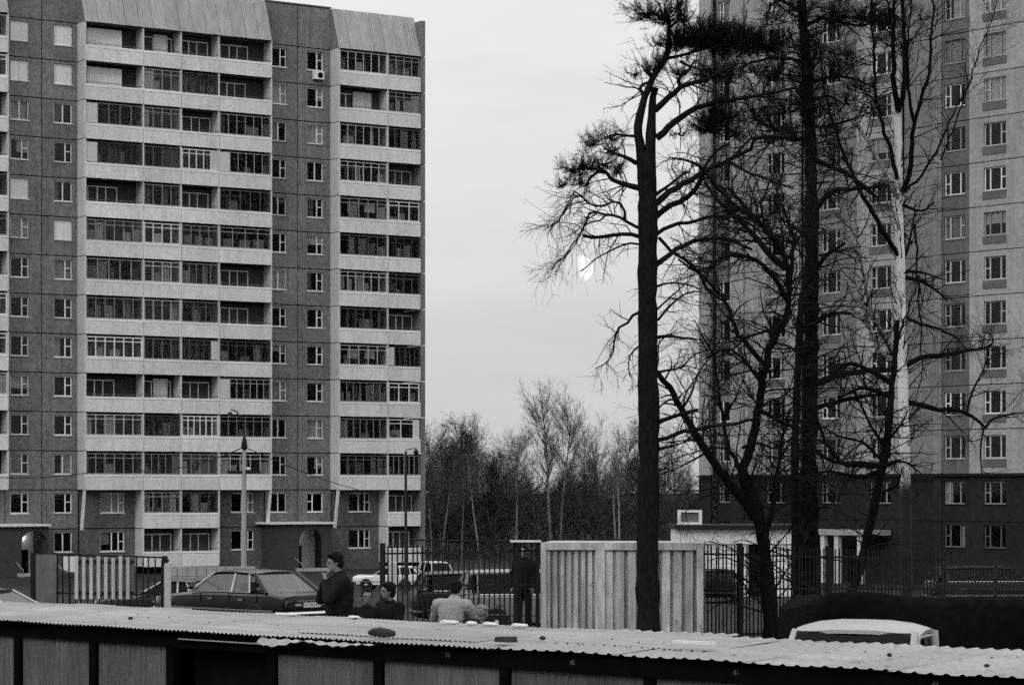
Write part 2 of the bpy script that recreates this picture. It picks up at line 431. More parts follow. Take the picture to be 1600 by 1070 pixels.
mat('porch', .05, .95, .3, 6, .2)
def left_building():
    th = math.radians(32)
    R = thing('apartment_building', 'long dark panel apartment block with rows of pale loggia balconies, on the left', 'building', (-30.6, 180, 0), th)
    WY = 1.2; rng = random.Random(21)
    zf = lambda j: CAMZ + 2.8 * j
    GZ = -2.3
    # core of the house: inner wall, floors, roof
    MB().box(-16, 28.0, 3.2, 13, GZ - 2, 40.3).build('core', MATS['room'], R)
    MB().box(-16, 27.9, 1.6, 13.2, 40.32, 40.6).build('roof_slab', MATS['concrete_dark'], R)
    for (x, wd, h) in ((2.5, 1.6, 1.0), (16.2, 2.4, .35), (18.6, 1.0, .6)):
        MB().box(x, x + wd, 5, 6.5, 40.62, 40.6 + h).build('roof_vent', MATS['concrete_dark'], R)
    cols = [(-8.3, -5.6, None), (-5.6, -2.85, -4.5), (-2.85, -.06, -1.22), (14.9, 17.65, 16.03), (17.65, 20.52, 19.15)]
    for ci, (x0, x1, wc) in enumerate(cols):
        for j in range(-2, 12):
            z0, z1 = zf(j), zf(j) + 2.8
            if j == -2: z0 = GZ - 1
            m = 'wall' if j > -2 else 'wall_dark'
            hs = []
            porch = (ci in (1, 3) and j == -2)
            if wc is not None and not porch:
                wz = zf(j) + 1.12; hs = [(wc - .69, wc + .69, wz, wz + 1.46)]
                kind = rng.choice(['A'] * 6 + ['B'] * 2) if ci != 4 else rng.choice(['A'] * 7 + ['A2', 'B'])
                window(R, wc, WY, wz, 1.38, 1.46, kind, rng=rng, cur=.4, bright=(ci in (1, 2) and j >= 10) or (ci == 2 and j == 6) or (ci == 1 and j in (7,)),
                       sill='coping' if rng.random() < .7 else 'concrete')
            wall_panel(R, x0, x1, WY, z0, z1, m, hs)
        wall_panel(R, x0, x1, WY, zf(12), 40.75, 'wall')
        MB().box(x0, x1, WY - .06, WY + .4, 40.77, 40.87).build('parapet_cap', MATS['concrete_dark'], R)
    M_ = [['os', 'oc', 'o', 'o'], ['os', 't4', 'f4c', 'o'], ['f4p', 't4', 'o', 'f6c'], ['f4p', 'f4', 'w4p', 'f5p'], ['o', 'f4', 'o', 'f5'],
          ['t6c', 'w4', 'f4b', 'f4b'], ['f5c', 't4', 'f5', 'o'], ['f6c', 'g4', 'f3', 'o'], ['w6', 'f4', 'f4p', 'f6c'], ['o', 'oc', 'o', 'f6p'],
          ['t6', 'f4c', 'w6', 'f6'], ['f6', 'f5c', 't4c', 't5c']]
    R_ = [['g6', 't4c'], ['oc', 't4c'], ['g6', 'f5c'], ['t6', 'o'], ['t5s', 'w3'], ['f5c', 'f4'], ['t6c', 'f4'], ['f6', 'o'], ['t5s', 'f5p'],
          ['f7c', 'w3'], ['f7', 'w2p'], ['f6c', 'f6']]
    L_ = [[s] for s in ('g3', 'w3', 'o', 'o', 'f3', 'f4c', 'o', 'w4', 'w3', 'g3', 'o', 'o')]
    blocks = [([-10.1, -5.82], L_, []), ([0, 4.48, 7.47, 10.53, 14.84], M_, [1, 2]), ([20.58, 24.8, 27.7], R_, [1])]
    cap = 0
    for bi, (xs, tab, low) in enumerate(blocks):
        xa, xb = xs[0], xs[-1]
        for j in range(-2, 12):
            z = zf(j)
            bays = range(len(xs) - 1) if j >= 0 else low
            for i in bays:
                a, c = xs[i], xs[i + 1]
                p = MB().box(a + .015, c - .015, -.08, .04, z + .0, z + .93).build('parapet', MATS['parapet'], R)
                MB().box(a + .015, c - .015, -.075, .045, z + .955, z + 1.12).build('coping', MATS['coping'], p)
                MB().box(a + .03, c - .03, -.03, .035, z + .9, z + 1.0).build('coping_joint', MATS['joint'], p)
                st = tab[11 - j][i] if j >= 0 else ('t4c' if (j == -1 and bi == 1 and i == 1) else 'f4c' if j == -1 and bi == 1 else 'o')
                glazing(R, a, c, z, st, rng)
                # back of the loggia with its window and door
                MB().box(a + .06, c - .06, WY, WY + .1, z + .12, z + 2.66).build('back_wall', MATS['inside'], R)
                bd = cached(('bdoor', round(c - a, 1)), lambda: (lambda W: MB().box(0, W, 0, .05, 2.15, 2.22).box(0, .06, 0, .05, 0, 2.15).box(.72, .8, 0, .05, 0, 2.15).box(W * .6, W * .6 + .06, 0, .05, .85, 2.15).box(W - .06, W, 0, .05, .85, 2.15).box(.8, W, 0, .05, .8, .87).mesh('balcony_door', MATS['frame_white']))(min(2.3, c - a - .7)))
                put('balcony_door', bd, R, (a + .35 + .3 * rng.random(), WY - .055, z + .16))
            if len(bays):
                x0, x1 = xs[min(bays)], xs[max(bays) + 1]
                MB().box(x0 + .02, x1 - .02, .05, WY, z, z + .12).build('floor_slab', MATS['concrete_dark'], R)
            # dividing walls, a piece for each storey
            ks = range(len(xs)) if j >= 0 else sorted(set(k for i in low for k in (i, i + 1)))
            for k in ks:
                x = xs[k]
                if k == 0 or (j < 0 and k == ks[0] and k != 0):
                    MB().box(x - .13, x + .05, -.04, WY, z + .03, z + 2.77).build('side_panel', MATS['partition'], R)
                elif k == len(xs) - 1 and bi == 2: pass
                else:
                    MB().box(x - .06, x + .06, -.02, WY, z + .13, z + 2.79).build('partition', MATS['partition'], R)
        # lower storeys behind the missing loggias
        if bi:
            for i in range(len(xs) - 1):
                if i in low: continue
                a, c = xs[i], xs[i + 1]
                for j in (-2, -1):
                    z = zf(j); wc = (a + c) / 2 + (.35 if bi == 1 else .3)
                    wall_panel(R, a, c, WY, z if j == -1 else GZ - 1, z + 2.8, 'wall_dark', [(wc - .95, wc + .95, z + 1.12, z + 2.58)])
                    window(R, wc, WY, z + 1.12, 1.9, 1.46, 'W', rng=rng, cur=.6)
            for k in (0, len(xs) - 1):
                x = xs[k]
                if bi == 2 and k: continue
                MB().prism([(.0, zf(0) - .02), (.16, zf(0) - .02), (.72, zf(-1) - .1), (.52, zf(-1) - .1)], x - .14, x + .05, 'x').build('bracket_fin', MATS['parapet'], R)
        # the sheet-metal attic over the loggias leans back to the wall
        n = max(1, round((xb - xa) / 1.05)); wd = (xb - xa + .12) / n
        for i in range(n):
            x0 = xa - .1 + i * wd
            p0, p1 = (-.12, zf(12) - .02), (1.05, 40.75)
            b = MB(); kx = 5
            rows = []
            for t in (0, 1):
                y, z = p0[0] + (p1[0] - p0[0]) * t, p0[1] + (p1[1] - p0[1]) * t
                row = []
                for q in range(kx * 4 + 1):
                    u = q / (kx * 4); row.append((x0 + .012 + u * (wd - .024), y - .025 * (1 if q % 4 in (1, 2) else 0), z + .012 * (i % 2)))
                rows.append(row)
            b.grid(rows).build('attic_sheet', MATS['cladding'], R)
        for x in (xa, xb):
            MB().prism([(-.05, zf(12)), (WY, zf(12)), (WY, 40.7), (1.05, 40.7)], x - .1 if x == xa else x - .06, x - .02 if x == xa else x + .02, 'x').build('attic_cheek', MATS['wall'], R)
        MB().box(xa + .02, xb - .02, 0, WY, zf(12) - .05, zf(12) + .1).build('attic_soffit', MATS['concrete_dark'], R)
    # end wall fin on the right
    for j in range(-2, 13):
        MB().box(27.74, 28.12, -.02, 13.3, (zf(j) if j > -2 else GZ - 1) + .03, min(zf(j) + 2.77, 41.0)).build('end_wall_panel', MATS['wall'], R)
    # air conditioner under a window
    ac = MB().box(-.42, .42, -.36, 0, 0, .6).build('air_conditioner', MATS['white_paint'], R, (19.3, WY - .03, zf(11) + .42))
    MB().lathe([(.22, 0), (.22, -.02), (.05, -.03)], 'y', (.1, -.362, .3), 14).build('fan', MATS['shed_dark'], ac)
    MB().box(-.3, -.26, -.36, 0, -.1, 0).box(.26, .3, -.36, 0, -.1, 0).build('bracket', MATS['frame_dark'], ac)
    # entrance porches with a lamp under an arch
    for (x0, x1, ax, lit) in ((-7.4, -3.3, -4.35, 2.5), (14.6, 19.3, 17.5, 2)):
        zt = 1.42; y0 = -1.3
        hw, hs_ = .98, .15           # half width of the arch, springing height
        b = MB(); n = 12
        arc = [(ax + hw * math.cos(math.pi * k / n), hs_ + hw * math.sin(math.pi * k / n)) for k in range(n + 1)]
        fr = len(b.v)
        poly = [(x1, GZ - 1), (x1, zt), (x0, zt), (x0, GZ - 1), (ax - hw, GZ - 1)] + arc[::-1] + [(ax + hw, GZ - 1)]
        # front wall in strips around the arch
        b.box(x0, ax - hw, y0, y0 + .25, GZ - 1, zt); b.box(ax + hw, x1, y0, y0 + .25, GZ - 1, zt)
        for k in range(n):
            (xa_, za), (xb_, zb) = arc[k + 1], arc[k]
            b.hexa([(xa_, y0, za), (xb_, y0, zb), (xb_, y0 + .25, zb), (xa_, y0 + .25, za), (xa_, y0, zt), (xb_, y0, zt), (xb_, y0 + .25, zt), (xa_, y0 + .25, zt)])
        b.box(x0, x0 + .2, y0 + .25, WY, GZ - 1, zt); b.box(x1 - .2, x1, y0 + .25, WY, GZ - 1, zt)
        P = b.build('porch', MATS['porch'], R)
        MB().box(x0 - .5, x1 + .1, y0 - .25, WY, zt + .01, zt + .17).build('canopy', MATS['parapet'], P)
        MB().box(x0 + .2, x1 - .2, WY - .02, WY + .2, GZ - 1, zt).build('inner_wall', MATS['parapet'], P)
        d = MB().box(ax - .75, ax + .45, WY - .08, WY - .03, GZ, -.25).build('door', MATS['shed_dark'], P)
        MB().box(ax + .3, ax + .35, WY - .14, WY - .082, -1.4, -1.1).build('handle', MATS['chrome'], d)
        lp = MB().ball((0, 0, 0), (.1, .07, .1)).build('lamp', emis('lamp_glow%d' % x0, 1, 9 if lit > 2.2 else 4), P, (ax + .05, WY - .16, .62))
        li = bpy.data.lights.new('porch_lamp_light', 'POINT'); li.energy = lit; li.shadow_soft_size = .08
        lo = bpy.data.objects.new('porch_lamp_light', li); COL.objects.link(lo); lo.parent = P; lo.location = (ax + .05, WY - .45, .62)
        # steps and rail
        for k in range(3):
            MB().box(ax - 1.3, ax + 1.5, y0 - .35 * (k + 1), y0 - .35 * k - .002, GZ - 1, GZ + .45 - .15 * k).build('step', MATS['concrete'], P)
        for sx in (ax - 1.35, ax + 1.55):
            MB().tube([(sx, y0, -1.1), (sx, y0 - 1.3, -1.6), (sx, y0 - 1.3, GZ - .3)], .035, 6).build('handrail', MATS['frame_grey'], P)
    return R
left_building()

# ------------------------------------------------------------------ right tower block
def right_building():
    R = thing('tower_block', 'tall pale panel tower block standing behind the trees on the right', 'building', (13.3, 177, 0), -math.radians(49.5))
    rng = random.Random(5)
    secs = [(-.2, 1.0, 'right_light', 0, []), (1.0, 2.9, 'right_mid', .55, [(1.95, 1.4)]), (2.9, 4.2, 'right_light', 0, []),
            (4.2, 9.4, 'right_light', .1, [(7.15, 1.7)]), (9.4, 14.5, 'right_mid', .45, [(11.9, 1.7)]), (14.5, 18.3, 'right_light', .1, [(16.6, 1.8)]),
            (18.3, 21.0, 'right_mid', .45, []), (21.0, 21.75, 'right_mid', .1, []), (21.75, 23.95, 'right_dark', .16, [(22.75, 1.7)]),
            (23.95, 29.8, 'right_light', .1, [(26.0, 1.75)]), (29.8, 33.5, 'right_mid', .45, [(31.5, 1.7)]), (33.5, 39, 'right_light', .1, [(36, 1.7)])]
    MB().box(-.1, 38.9, 2.6, 16, -6, 46.8).build('core', MATS['room'], R)
    MB().box(-.3, 39.1, -.1, 16.1, 47.0, 47.5).build('roof_slab', MATS['concrete_dark'], R)
    MB().box(-.25, 39.05, -.14, .1, 4.88, 5.0).build('ledge', MATS['plinth'], R)
    MB().box(-.2, .0, .1, 15.9, -6, 46.9).build('gable_wall', MATS['right_light'], R)
    for (a, c, m, sb, wins) in secs:
        for k in range(15):
            z = 5.02 + 2.8 * k; hs = []
            for (wc, ww) in wins:
                hs.append((wc - ww / 2, wc + ww / 2, z + .95, z + 2.42))
                window(R, wc, sb, z + .95, ww, 1.47, rng.choice(['C', 'C', 'C', 'C2']), rng=rng, cur=.2 if k < 8 else .6, fm=rng.choice(('frame_grey', 'frame_pale', 'frame_pale', 'frame_white')), sill='concrete')
                if m != 'right_dark':
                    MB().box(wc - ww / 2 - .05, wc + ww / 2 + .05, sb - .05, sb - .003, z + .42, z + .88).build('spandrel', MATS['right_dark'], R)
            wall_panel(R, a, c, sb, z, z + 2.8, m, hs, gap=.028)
        # plinth storeys in dark brick
        hs = []
        for (wc, ww) in wins:
            for z in (.35, 3.1):
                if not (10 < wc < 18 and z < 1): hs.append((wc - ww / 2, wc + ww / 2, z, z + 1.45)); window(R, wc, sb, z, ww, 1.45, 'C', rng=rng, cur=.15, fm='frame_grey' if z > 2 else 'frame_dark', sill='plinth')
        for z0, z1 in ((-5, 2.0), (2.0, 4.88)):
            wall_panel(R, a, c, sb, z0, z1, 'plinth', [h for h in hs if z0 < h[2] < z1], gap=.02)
    # entrance canopy with columns
    P = MB().box(11.3, 17.6, -2.6, -.02, 1.05, 1.38).build('entrance_canopy', MATS['concrete'], R)
    for x in (12.2, 13.8, 15.0, 17.0):
        MB().box(x - .17, x + .17, -2.45, -2.1, -4, 1.04).build('column', MATS['partition'], P)
    d = MB().box(13.6, 14.9, .30, .36, -2.6, .2).build('door', MATS['shed_dark'], P)
    MB().box(14.7, 14.75, .24, .298, -1.5, -1.2).build('handle', MATS['chrome'], d)
    return R
right_building()

# low white pavilion in front of the tower
def pavilion():
    Z = 120; a = px(1058, 0, Z).x; b = px(1268, 0, Z).x; L = b - a; z0 = ground_z(a + 3, Z) - .5; zt = 2.12; hz = zt - (849 - 826) / F * Z
    R = thing('pavilion', 'low white flat-roofed pavilion beyond the railing right of the container', 'building', (a, Z, 0))
    MB().box(-.15, L + .3, -.5, 5, zt + .02, zt + .2).build('roof', MATS['plinth'], R)
    MB().box(0, L, -.12, 4.8, hz, zt).build('fascia_band', MATS['white_paint'], R)
    ww = [(0, .9, 'white_paint'), (1.0, 3.4, 'white_paint'), (3.45, 4.2, 'glass_dark'), (4.25, 4.6, 'white_paint'), (4.6, L, 'white_paint')]
    for x0, x1, m in ww:
        MB().box(x0, x1, 0 if m != 'glass_dark' else .1, .2 if m == 'white_paint' else .13, z0, hz - .01).build('wall_panel' if m == 'white_paint' else 'window', MATS[m], R)
    MB().box(.2, L - .2, .6, 4.6, z0, hz).build('back_room', MATS['room'], R)
    s = MB().box(0, 1.16, 0, .3, 0, .12).box(0, 1.16, 0, .3, .58, .7).box(0, .16, 0, .3, .12, .58).box(1.0, 1.16, 0, .3, .12, .58).build('sign_box', MATS['white_paint'], R, (0.02, -.2, zt + .22))
    MB().box(.16, 1.0, .1, .28, .12, .58).build('sign_panel', MATS['right_dark'], s)
pavilion()

# ------------------------------------------------------------------ trees
def catmull(P, n):
    P = np.asarray(P, float)
    if len(P) == 2: P = np.array([P[0], (P[0] + P[1]) / 2, P[1]])
    Q = np.vstack([2 * P[0] - P[1], P, 2 * P[-1] - P[-2]])
    seg = np.linalg.norm(np.diff(P, axis=0), axis=1); cum = np.concatenate([[0], np.cumsum(seg)]); cum /= cum[-1]
    out_ = []
    for t in np.linspace(0, 1, n):
        i = min(np.searchsorted(cum, t, 'right') - 1, len(P) - 2); u = (t - cum[i]) / max(1e-9, cum[i + 1] - cum[i])
        p0, p1, p2, p3 = Q[i], Q[i + 1], Q[i + 2], Q[i + 3]
        out_.append(.5 * ((2 * p1) + (-p0 + p2) * u + (2 * p0 - 5 * p1 + 4 * p2 - p3) * u * u + (-p0 + 3 * p1 - 3 * p2 + p3) * u ** 3))
    return np.array(out_)

def tubes(P, R, n=3):
    """batch of tubes: P (N,K,3), R (N,K) to verts, quads"""
    P = np.asarray(P, float); R = np.asarray(R, float); N, K, _ = P.shape
    T = np.empty_like(P); T[:, 1:-1] = P[:, 2:] - P[:, :-2]; T[:, 0] = P[:, 1] - P[:, 0]; T[:, -1] = P[:, -1] - P[:, -2]
    T /= np.maximum(np.linalg.norm(T, axis=2, keepdims=True), 1e-9)
    m = np.abs(T.mean(1)); ref = np.eye(3)[np.argmin(m, axis=1)][:, None, :]
    U = np.cross(T, np.broadcast_to(ref, T.shape)); U /= np.maximum(np.linalg.norm(U, axis=2, keepdims=True), 1e-9); V = np.cross(T, U)
    a = np.arange(n) * 2 * math.pi / n
    verts = P[:, :, None, :] + R[:, :, None, None] * (U[:, :, None, :] * np.cos(a)[None, None, :, None] + V[:, :, None, :] * np.sin(a)[None, None, :, None])
    idx = np.arange(N * K * n).reshape(N, K, n); nx = np.roll(idx, -1, axis=2)
    f = np.stack([idx[:, :-1], nx[:, :-1], nx[:, 1:], idx[:, 1:]], axis=-1).reshape(-1, 4)
    return verts.reshape(-1, 3), f

def unit(v): return v / np.maximum(np.linalg.norm(v, axis=-1, keepdims=True), 1e-9)

def spawn(P, R, density, length, ang, rng, K=6, droop=0., up=0., wiggle=.25, rfac=.55, rmin=.004, tmin=.15, rmax=9, tip=.35, bias=None):
    """children along every polyline; density per metre"""
    N, k0, _ = P.shape
    L = np.linalg.norm(np.diff(P, axis=1), axis=2).sum(1)
    cnt = rng.poisson(np.maximum(L * density, 0)); src = np.repeat(np.arange(N), cnt); M = len(src)
    if M == 0: return np.zeros((0, K, 3)), np.zeros((0, K))
    t = tmin + (1 - tmin) * rng.random(M); u = t * (k0 - 1); i = np.minimum(u.astype(int), k0 - 2); fr = (u - i)[:, None]
    base = P[src, i] * (1 - fr) + P[src, i + 1] * fr; tan = unit(P[src, i + 1] - P[src, i])
    r0 = (R[src, i] * (1 - fr[:, 0]) + R[src, i + 1] * fr[:, 0]) * rfac
    r0 = np.clip(r0 * rng.uniform(.6, 1.1, M), rmin, rmax)
    side = unit(np.cross(tan, rng.normal(size=(M, 3)))); a = np.radians(rng.uniform(ang[0], ang[1], M))[:, None]
    d = unit(tan * np.cos(a) + side * np.sin(a))
    if bias is not None: d = unit(d + np.asarray(bias)[None, :])
    ln = rng.uniform(length[0], length[1], M) * (1 - .45 * t)
    step = (ln / (K - 1))[:, None]
    pts = [base]; cur = base
    curl = rng.normal(size=(M, 3)) * wiggle * .5
    for s in range(K - 1):
        d = unit(d + curl * .4 + rng.normal(size=(M, 3)) * wiggle * .45 + np.array([0, 0, up - droop * (s + 1) / K])[None, :])
        cur = cur + d * step; pts.append(cur)
    C = np.stack(pts, axis=1)
    rr = r0[:, None] * np.linspace(1, tip, K)[None, :]
    return C, np.maximum(rr, rmin * .7)

def needles(base, dirs, rng, per=26, ln=(.06, .11), wd=.0048, spread=.75, span=.2):
    """tufts of needles along short shoots"""
    M = len(base); s = rng.random((M, per)) * span
    b = base[:, None, :] + dirs[:, None, :] * s[:, :, None]
    d = unit(dirs[:, None, :] * .7 + rng.normal(size=(M, per, 3)) * spread)
    l = rng.uniform(ln[0], ln[1], (M, per))[:, :, None]
    sd_ = unit(np.cross(d, rng.normal(size=(M, per, 3)))) * wd / 2
    v = np.stack([b - sd_, b + sd_, b + d * l], axis=2).reshape(-1, 3)
    return v, np.arange(len(v)).reshape(-1, 3)

def join(parts):
    v = []; f = []; o = 0
    for a, b in parts: v.append(a); f.append(b + o); o += len(a)
    return np.vstack(v), np.vstack(f)

class Tree:
    def __init__(s, name, label, cat, x, Z, seed, group=None):
        s.Z = Z; s.rng = np.random.default_rng(seed); X = (x - CX) / F * Z
        s.base = np.array([X, Z, ground_z(X, Z)]); s.R = thing(name, label, cat, tuple(s.base), 0, group); s.limbs = []; s.tw = []; s.ne = []
    def poly(s, pts, r0, r1, dz=0, n=None, z0=0, wig=1.0):
        """limb traced in the picture plane with its own course in depth"""
        pts = np.asarray(pts, float); L = np.linalg.norm(np.diff(pts, axis=0), axis=1).sum(); n = n or int(max(6, L / 12))
        C = catmull(pts, n); t = np.linspace(0, 1, n)
        if n > 8: C[1:-1] += s.rng.normal(size=(n - 2, 2)) * wig
        Zs = s.Z + z0 + dz * t + .12 * np.sin(t * 5 + s.rng.uniform(0, 6)) * t
        W = np.stack([(C[:, 0] - CX) / F * Zs, Zs, CAMZ - (C[:, 1] - HY) / F * Zs], axis=1) - s.base
        r = (r0 + (r1 - r0) * t ** .85) / F * s.Z
        return W, r
    def trunk(s, pts, r0, r1, m, dz=0, sides=12, name='trunk', flare=0, z0=0):
        W, r = s.poly(pts, r0, r1, dz, z0=z0, n=int(max(12, abs(pts[0][1] - pts[-1][1]) / 14)), wig=.5)
        if flare: r[:4] *= np.array([1.5, 1.3, 1.15, 1.05])
        r = r * (1 + (.05 if m != 'bark_dark' else .09) * s.rng.normal(size=len(r)))
        v, f = tubes(W[None], r[None], sides); mm = fast_mesh(name, v, f, MATS[m]); mm.polygons.foreach_set('use_smooth', [True] * len(mm.polygons))
        put(name, mm, s.R); s.limbs.append((W, r)); return W, r
    def limb(s, pts, r0, r1=None, dz=None, m='bark', sides=7, keep=True, z0=0):
        if r1 is None: r1 = max(.6, r0 * .3)
        if dz is None: dz = s.rng.uniform(-1, 1) * 1.2
        W, r = s.poly(pts, r0, r1, dz, z0=z0); v, f = tubes(W[None], r[None], sides); mm = fast_mesh('limb', v, f, MATS[m])
        mm.polygons.foreach_set('use_smooth', [True] * len(mm.polygons)); put('limb', mm, s.R)
        if keep: s.limbs.append((W, r))
        return W, r
    def arr(s, limbs=None, K=14):
        Ps, Rs = [], []
        for W, r in (limbs if limbs is not None else s.limbs):
            t = np.linspace(0, len(W) - 1, K); Ps.append(np.stack([np.interp(t, np.arange(len(W)), W[:, c]) for c in range(3)], 1)); Rs.append(np.interp(t, np.arange(len(W)), r))
        return np.array(Ps), np.array(Rs)
    def add(s, P, R, n=3):
        if len(P): s.tw.append(tubes(P, R, n))
    def pad(s, x, y, rx, ry, n=34, dens=7, z0=0, rz=None, anchor=None):
        """a pad of pine foliage centred on pixel (x, y), radii in pixels; depth radius as wide"""
        rng = s.rng; k = s.Z / F; c = np.array([(x - CX) * k, s.Z + z0, CAMZ - (y - HY) * k]) - s.base
        c[0] *= (s.Z + z0) / s.Z if False else 1
        rad = np.array([rx * k, (rz or min(rx, 60)) * 1.2 * k, ry * k]) * 1.12
        d = unit(rng.normal(size=(n, 3))); e = c + d * rad * rng.random((n, 1)) ** .45
        a = (c + np.array([0, 0, -ry * k * .6])) if anchor is None else np.asarray(anchor)
        st = a + (e - a) * rng.uniform(0, .35, (n, 1)); t = np.linspace(0, 1, 6)[None, :, None]
        sag = np.array([0, 0, 1.]) * (t * (1 - t)) * rng.uniform(-.25, .1, (n, 1, 1))
        P = st[:, None] * (1 - t) + e[:, None] * t + sag + rng.normal(size=(n, 6, 3)) * .025 * t
        Rr = np.linspace(.014, .006, 6)[None, :] * np.ones((n, 1)); s.add(P, Rr)
        C, Cr = spawn(P, Rr, dens, (.12, .34), (25, 70), rng, K=4, up=.12, wiggle=.3, rmin=.004, tmin=.3); s.add(C, Cr)
        A = np.concatenate([P[:, -2:], C[:, -2:]]); b = A[:, 1]; dd = unit(A[:, 1] - A[:, 0] + np.array([0, 0, .02]))
        v, f = needles(b - dd * .12, dd, rng, per=28); s.ne.append((v, f))
    def finish(s, twig='twig', needle='needle'):
        if s.tw:
            v, f = join(s.tw); o = put('crown_twigs', fast_mesh('crown_twigs', v, f, MATS[twig]), s.R); tag(o, kind='stuff')
        if s.ne:
            v, f = join(s.ne); o = put('needle_foliage', fast_mesh('needle_foliage', v, f, MATS[needle]), s.R); tag(o, kind='stuff')

# the tall pine in front of the container
T = Tree('pine_tree', 'tall bare-stemmed pine with forked top, standing alone in front of the corrugated container', 'tree', 1014, 41, 11)
T.trunk([(1014, 1030), (1012, 900), (1014, 700), (1012, 550), (1012, 400), (1012, 300), (1008, 240)], 18.5, 14, 'bark', sides=16)
T.trunk([(1014, 300), (1016, 230), (1018, 190), (1020, 150), (1024, 138)], 12, 5, 'bark', name='stem', sides=12)
T.trunk([(1006, 290), (1000, 225), (996, 205), (1001, 175), (1010, 145), (1022, 118), (1040, 92), (1046, 60), (1046, 38), (1040, 20)], 9, 3, 'bark', name='stem', sides=10)
thick = [([(1010, 152), (1001, 142), (1001, 135), (1010, 130), (1018, 128)], 3.4, 2), ([(1026, 216), (1045, 198), (1062, 184), (1100, 165), (1150, 155), (1200, 146), (1240, 138)], 6, 2),
         ([(1024, 172), (1040, 158), (1060, 140), (1080, 130), (1110, 122), (1150, 100)], 5.5, 2), ([(1064, 138), (1060, 122), (1075, 112), (1085, 95)], 3.5, 1.5),
         ([(1040, 92), (1060, 88), (1090, 80), (1130, 70)], 3, 1.2), ([(1046, 45), (1058, 34), (1070, 28)], 2.5, 1), ([(1046, 40), (1030, 25), (1005, 22)], 2.2, 1), ([(1020, 122), (1008, 112), (1003, 100)], 2.2, 1), ([(1062, 96), (1090, 108), (1140, 108)], 2, 1)]
for p, a, b in thick: T.limb(p, a, b)
left = [([(998, 294), (975, 288), (955, 280), (948, 270), (942, 268), (928, 271), (920, 282), (914, 291)], 5, 1.6), ([(945, 269), (936, 262), (934, 250)], 2.6, 1.2), ([(994, 255), (978, 246), (960, 240), (944, 231)], 4, 1.6),
        ([(992, 213), (975, 212), (962, 210), (945, 215)], 2.6, 1.2), ([(940, 268), (920, 262), (895, 266), (880, 270)], 2.0, 1)]
for p, a, b in left: T.limb(p, a, b)
PL = []
bare = [([(1002, 358), (985, 350), (976, 344), (969, 341), (966, 336), (950, 335), (938, 335), (926, 331), (917, 343), (908, 362), (896, 382), (880, 400), (862, 422)], 2.8, .7),
        ([(977, 344), (976, 333), (970, 320), (958, 315), (945, 321), (932, 322), (918, 316), (905, 304), (899, 298), (890, 312), (876, 340), (856, 365)], 2.4, .7),
        ([(948, 335), (944, 343), (930, 346), (917, 348), (908, 360), (897, 384), (884, 402), (868, 425)], 1.6, .6), ([(918, 316), (908, 306), (898, 307), (888, 322), (872, 345), (850, 360)], 1.8, .6),
        ([(1002, 371), (985, 366), (962, 367), (936, 371), (922, 371), (911, 368)], 3.4, 2.6), ([(1000, 382), (985, 380), (968, 385), (950, 394), (934, 402), (920, 414), (908, 424)], 1.9, .8),
        ([(1000, 487), (990, 492), (978, 506), (966, 514), (962, 530), (958, 550), (950, 565), (930, 576)], 2.6, .8), ([(1000, 540), (986, 552), (982, 570), (984, 588)], 1.8, .7)]
for p, a, b in bare: PL.append(T.limb(p, a, b, dz=T.rng.uniform(-.5, .5)))
right = [([(1026, 303), (1045, 290), (1062, 276), (1078, 268)], 3, 1.4), ([(1026, 318), (1050, 298), (1075, 284), (1100, 268), (1140, 250), (1168, 236), (1180, 218), (1210, 213), (1240, 212)], 5.5, 2),
         ([(1026, 338), (1045, 322), (1065, 314), (1085, 298), (1100, 270)], 5, 3.5), ([(1100, 266), (1090, 258), (1070, 250), (1045, 246)], 3, 1), ([(1100, 264), (1108, 250), (1125, 232), (1140, 225)], 3, 1.6), ([(1102, 270), (1125, 296), (1160, 328), (1200, 345)], 3.6, 1.6),
         ([(1140, 252), (1165, 268), (1205, 282), (1240, 295)], 2.6, 1.5), ([(1026, 366), (1045, 355), (1075, 347), (1110, 340), (1140, 338), (1180, 342)], 3.4, 2),
         ([(1025, 414), (1042, 402), (1060, 388), (1082, 377), (1105, 373), (1140, 375), (1175, 390)], 4.6, 2.4), ([(1030, 372), (1042, 384), (1050, 395), (1070, 405), (1090, 425), (1105, 450), (1130, 470), (1145, 500)], 2.8, 2),
         ([(1026, 527), (1045, 525), (1068, 528), (1090, 531)], 3, 1.2), ([(1026, 484), (1050, 462), (1075, 440)], 1.8, .8), ([(1028, 500), (1050, 475), (1075, 457), (1098, 456)], 2.2, 1), ([(1026, 448), (1045, 442), (1070, 444), (1095, 452)], 2, 1),
         ([(1026, 582), (1045, 578), (1065, 574), (1082, 556), (1100, 548)], 2.4, .9), ([(1028, 659), (1045, 653), (1066, 646), (1090, 640)], 3.8, 2.6), ([(1028, 687), (1050, 680), (1085, 670), (1120, 664), (1160, 659), (1180, 655)], 3.6, 2.2),
         ([(1028, 703), (1040, 699), (1052, 696)], 2.6, 2), ([(1028, 735), (1045, 731)], 2.2, 1.2), ([(1054, 698), (1052, 690), (1052, 684)], 1, .6)]
for p, a, b in right: T.limb(p, a, b)
P, R = T.arr(PL); C, Cr = spawn(P, R, 4, (.2, .7), (20, 70), T.rng, droop=.4, wiggle=.3, rmin=.0022, rmax=.008); T.add(C, Cr)
D, Dr = spawn(C, Cr, 3, (.15, .6), (15, 50), T.rng, K=5, droop=.4, wiggle=.25, rmin=.0018); T.add(D, Dr)
E, Er = spawn(P[:4], R[:4], 4.5, (.5, 1.4), (20, 70), T.rng, K=7, droop=.5, wiggle=.2, rmin=.002, rmax=.004, tmin=.45, bias=(-.35, 0, 0)); T.add(E, Er)
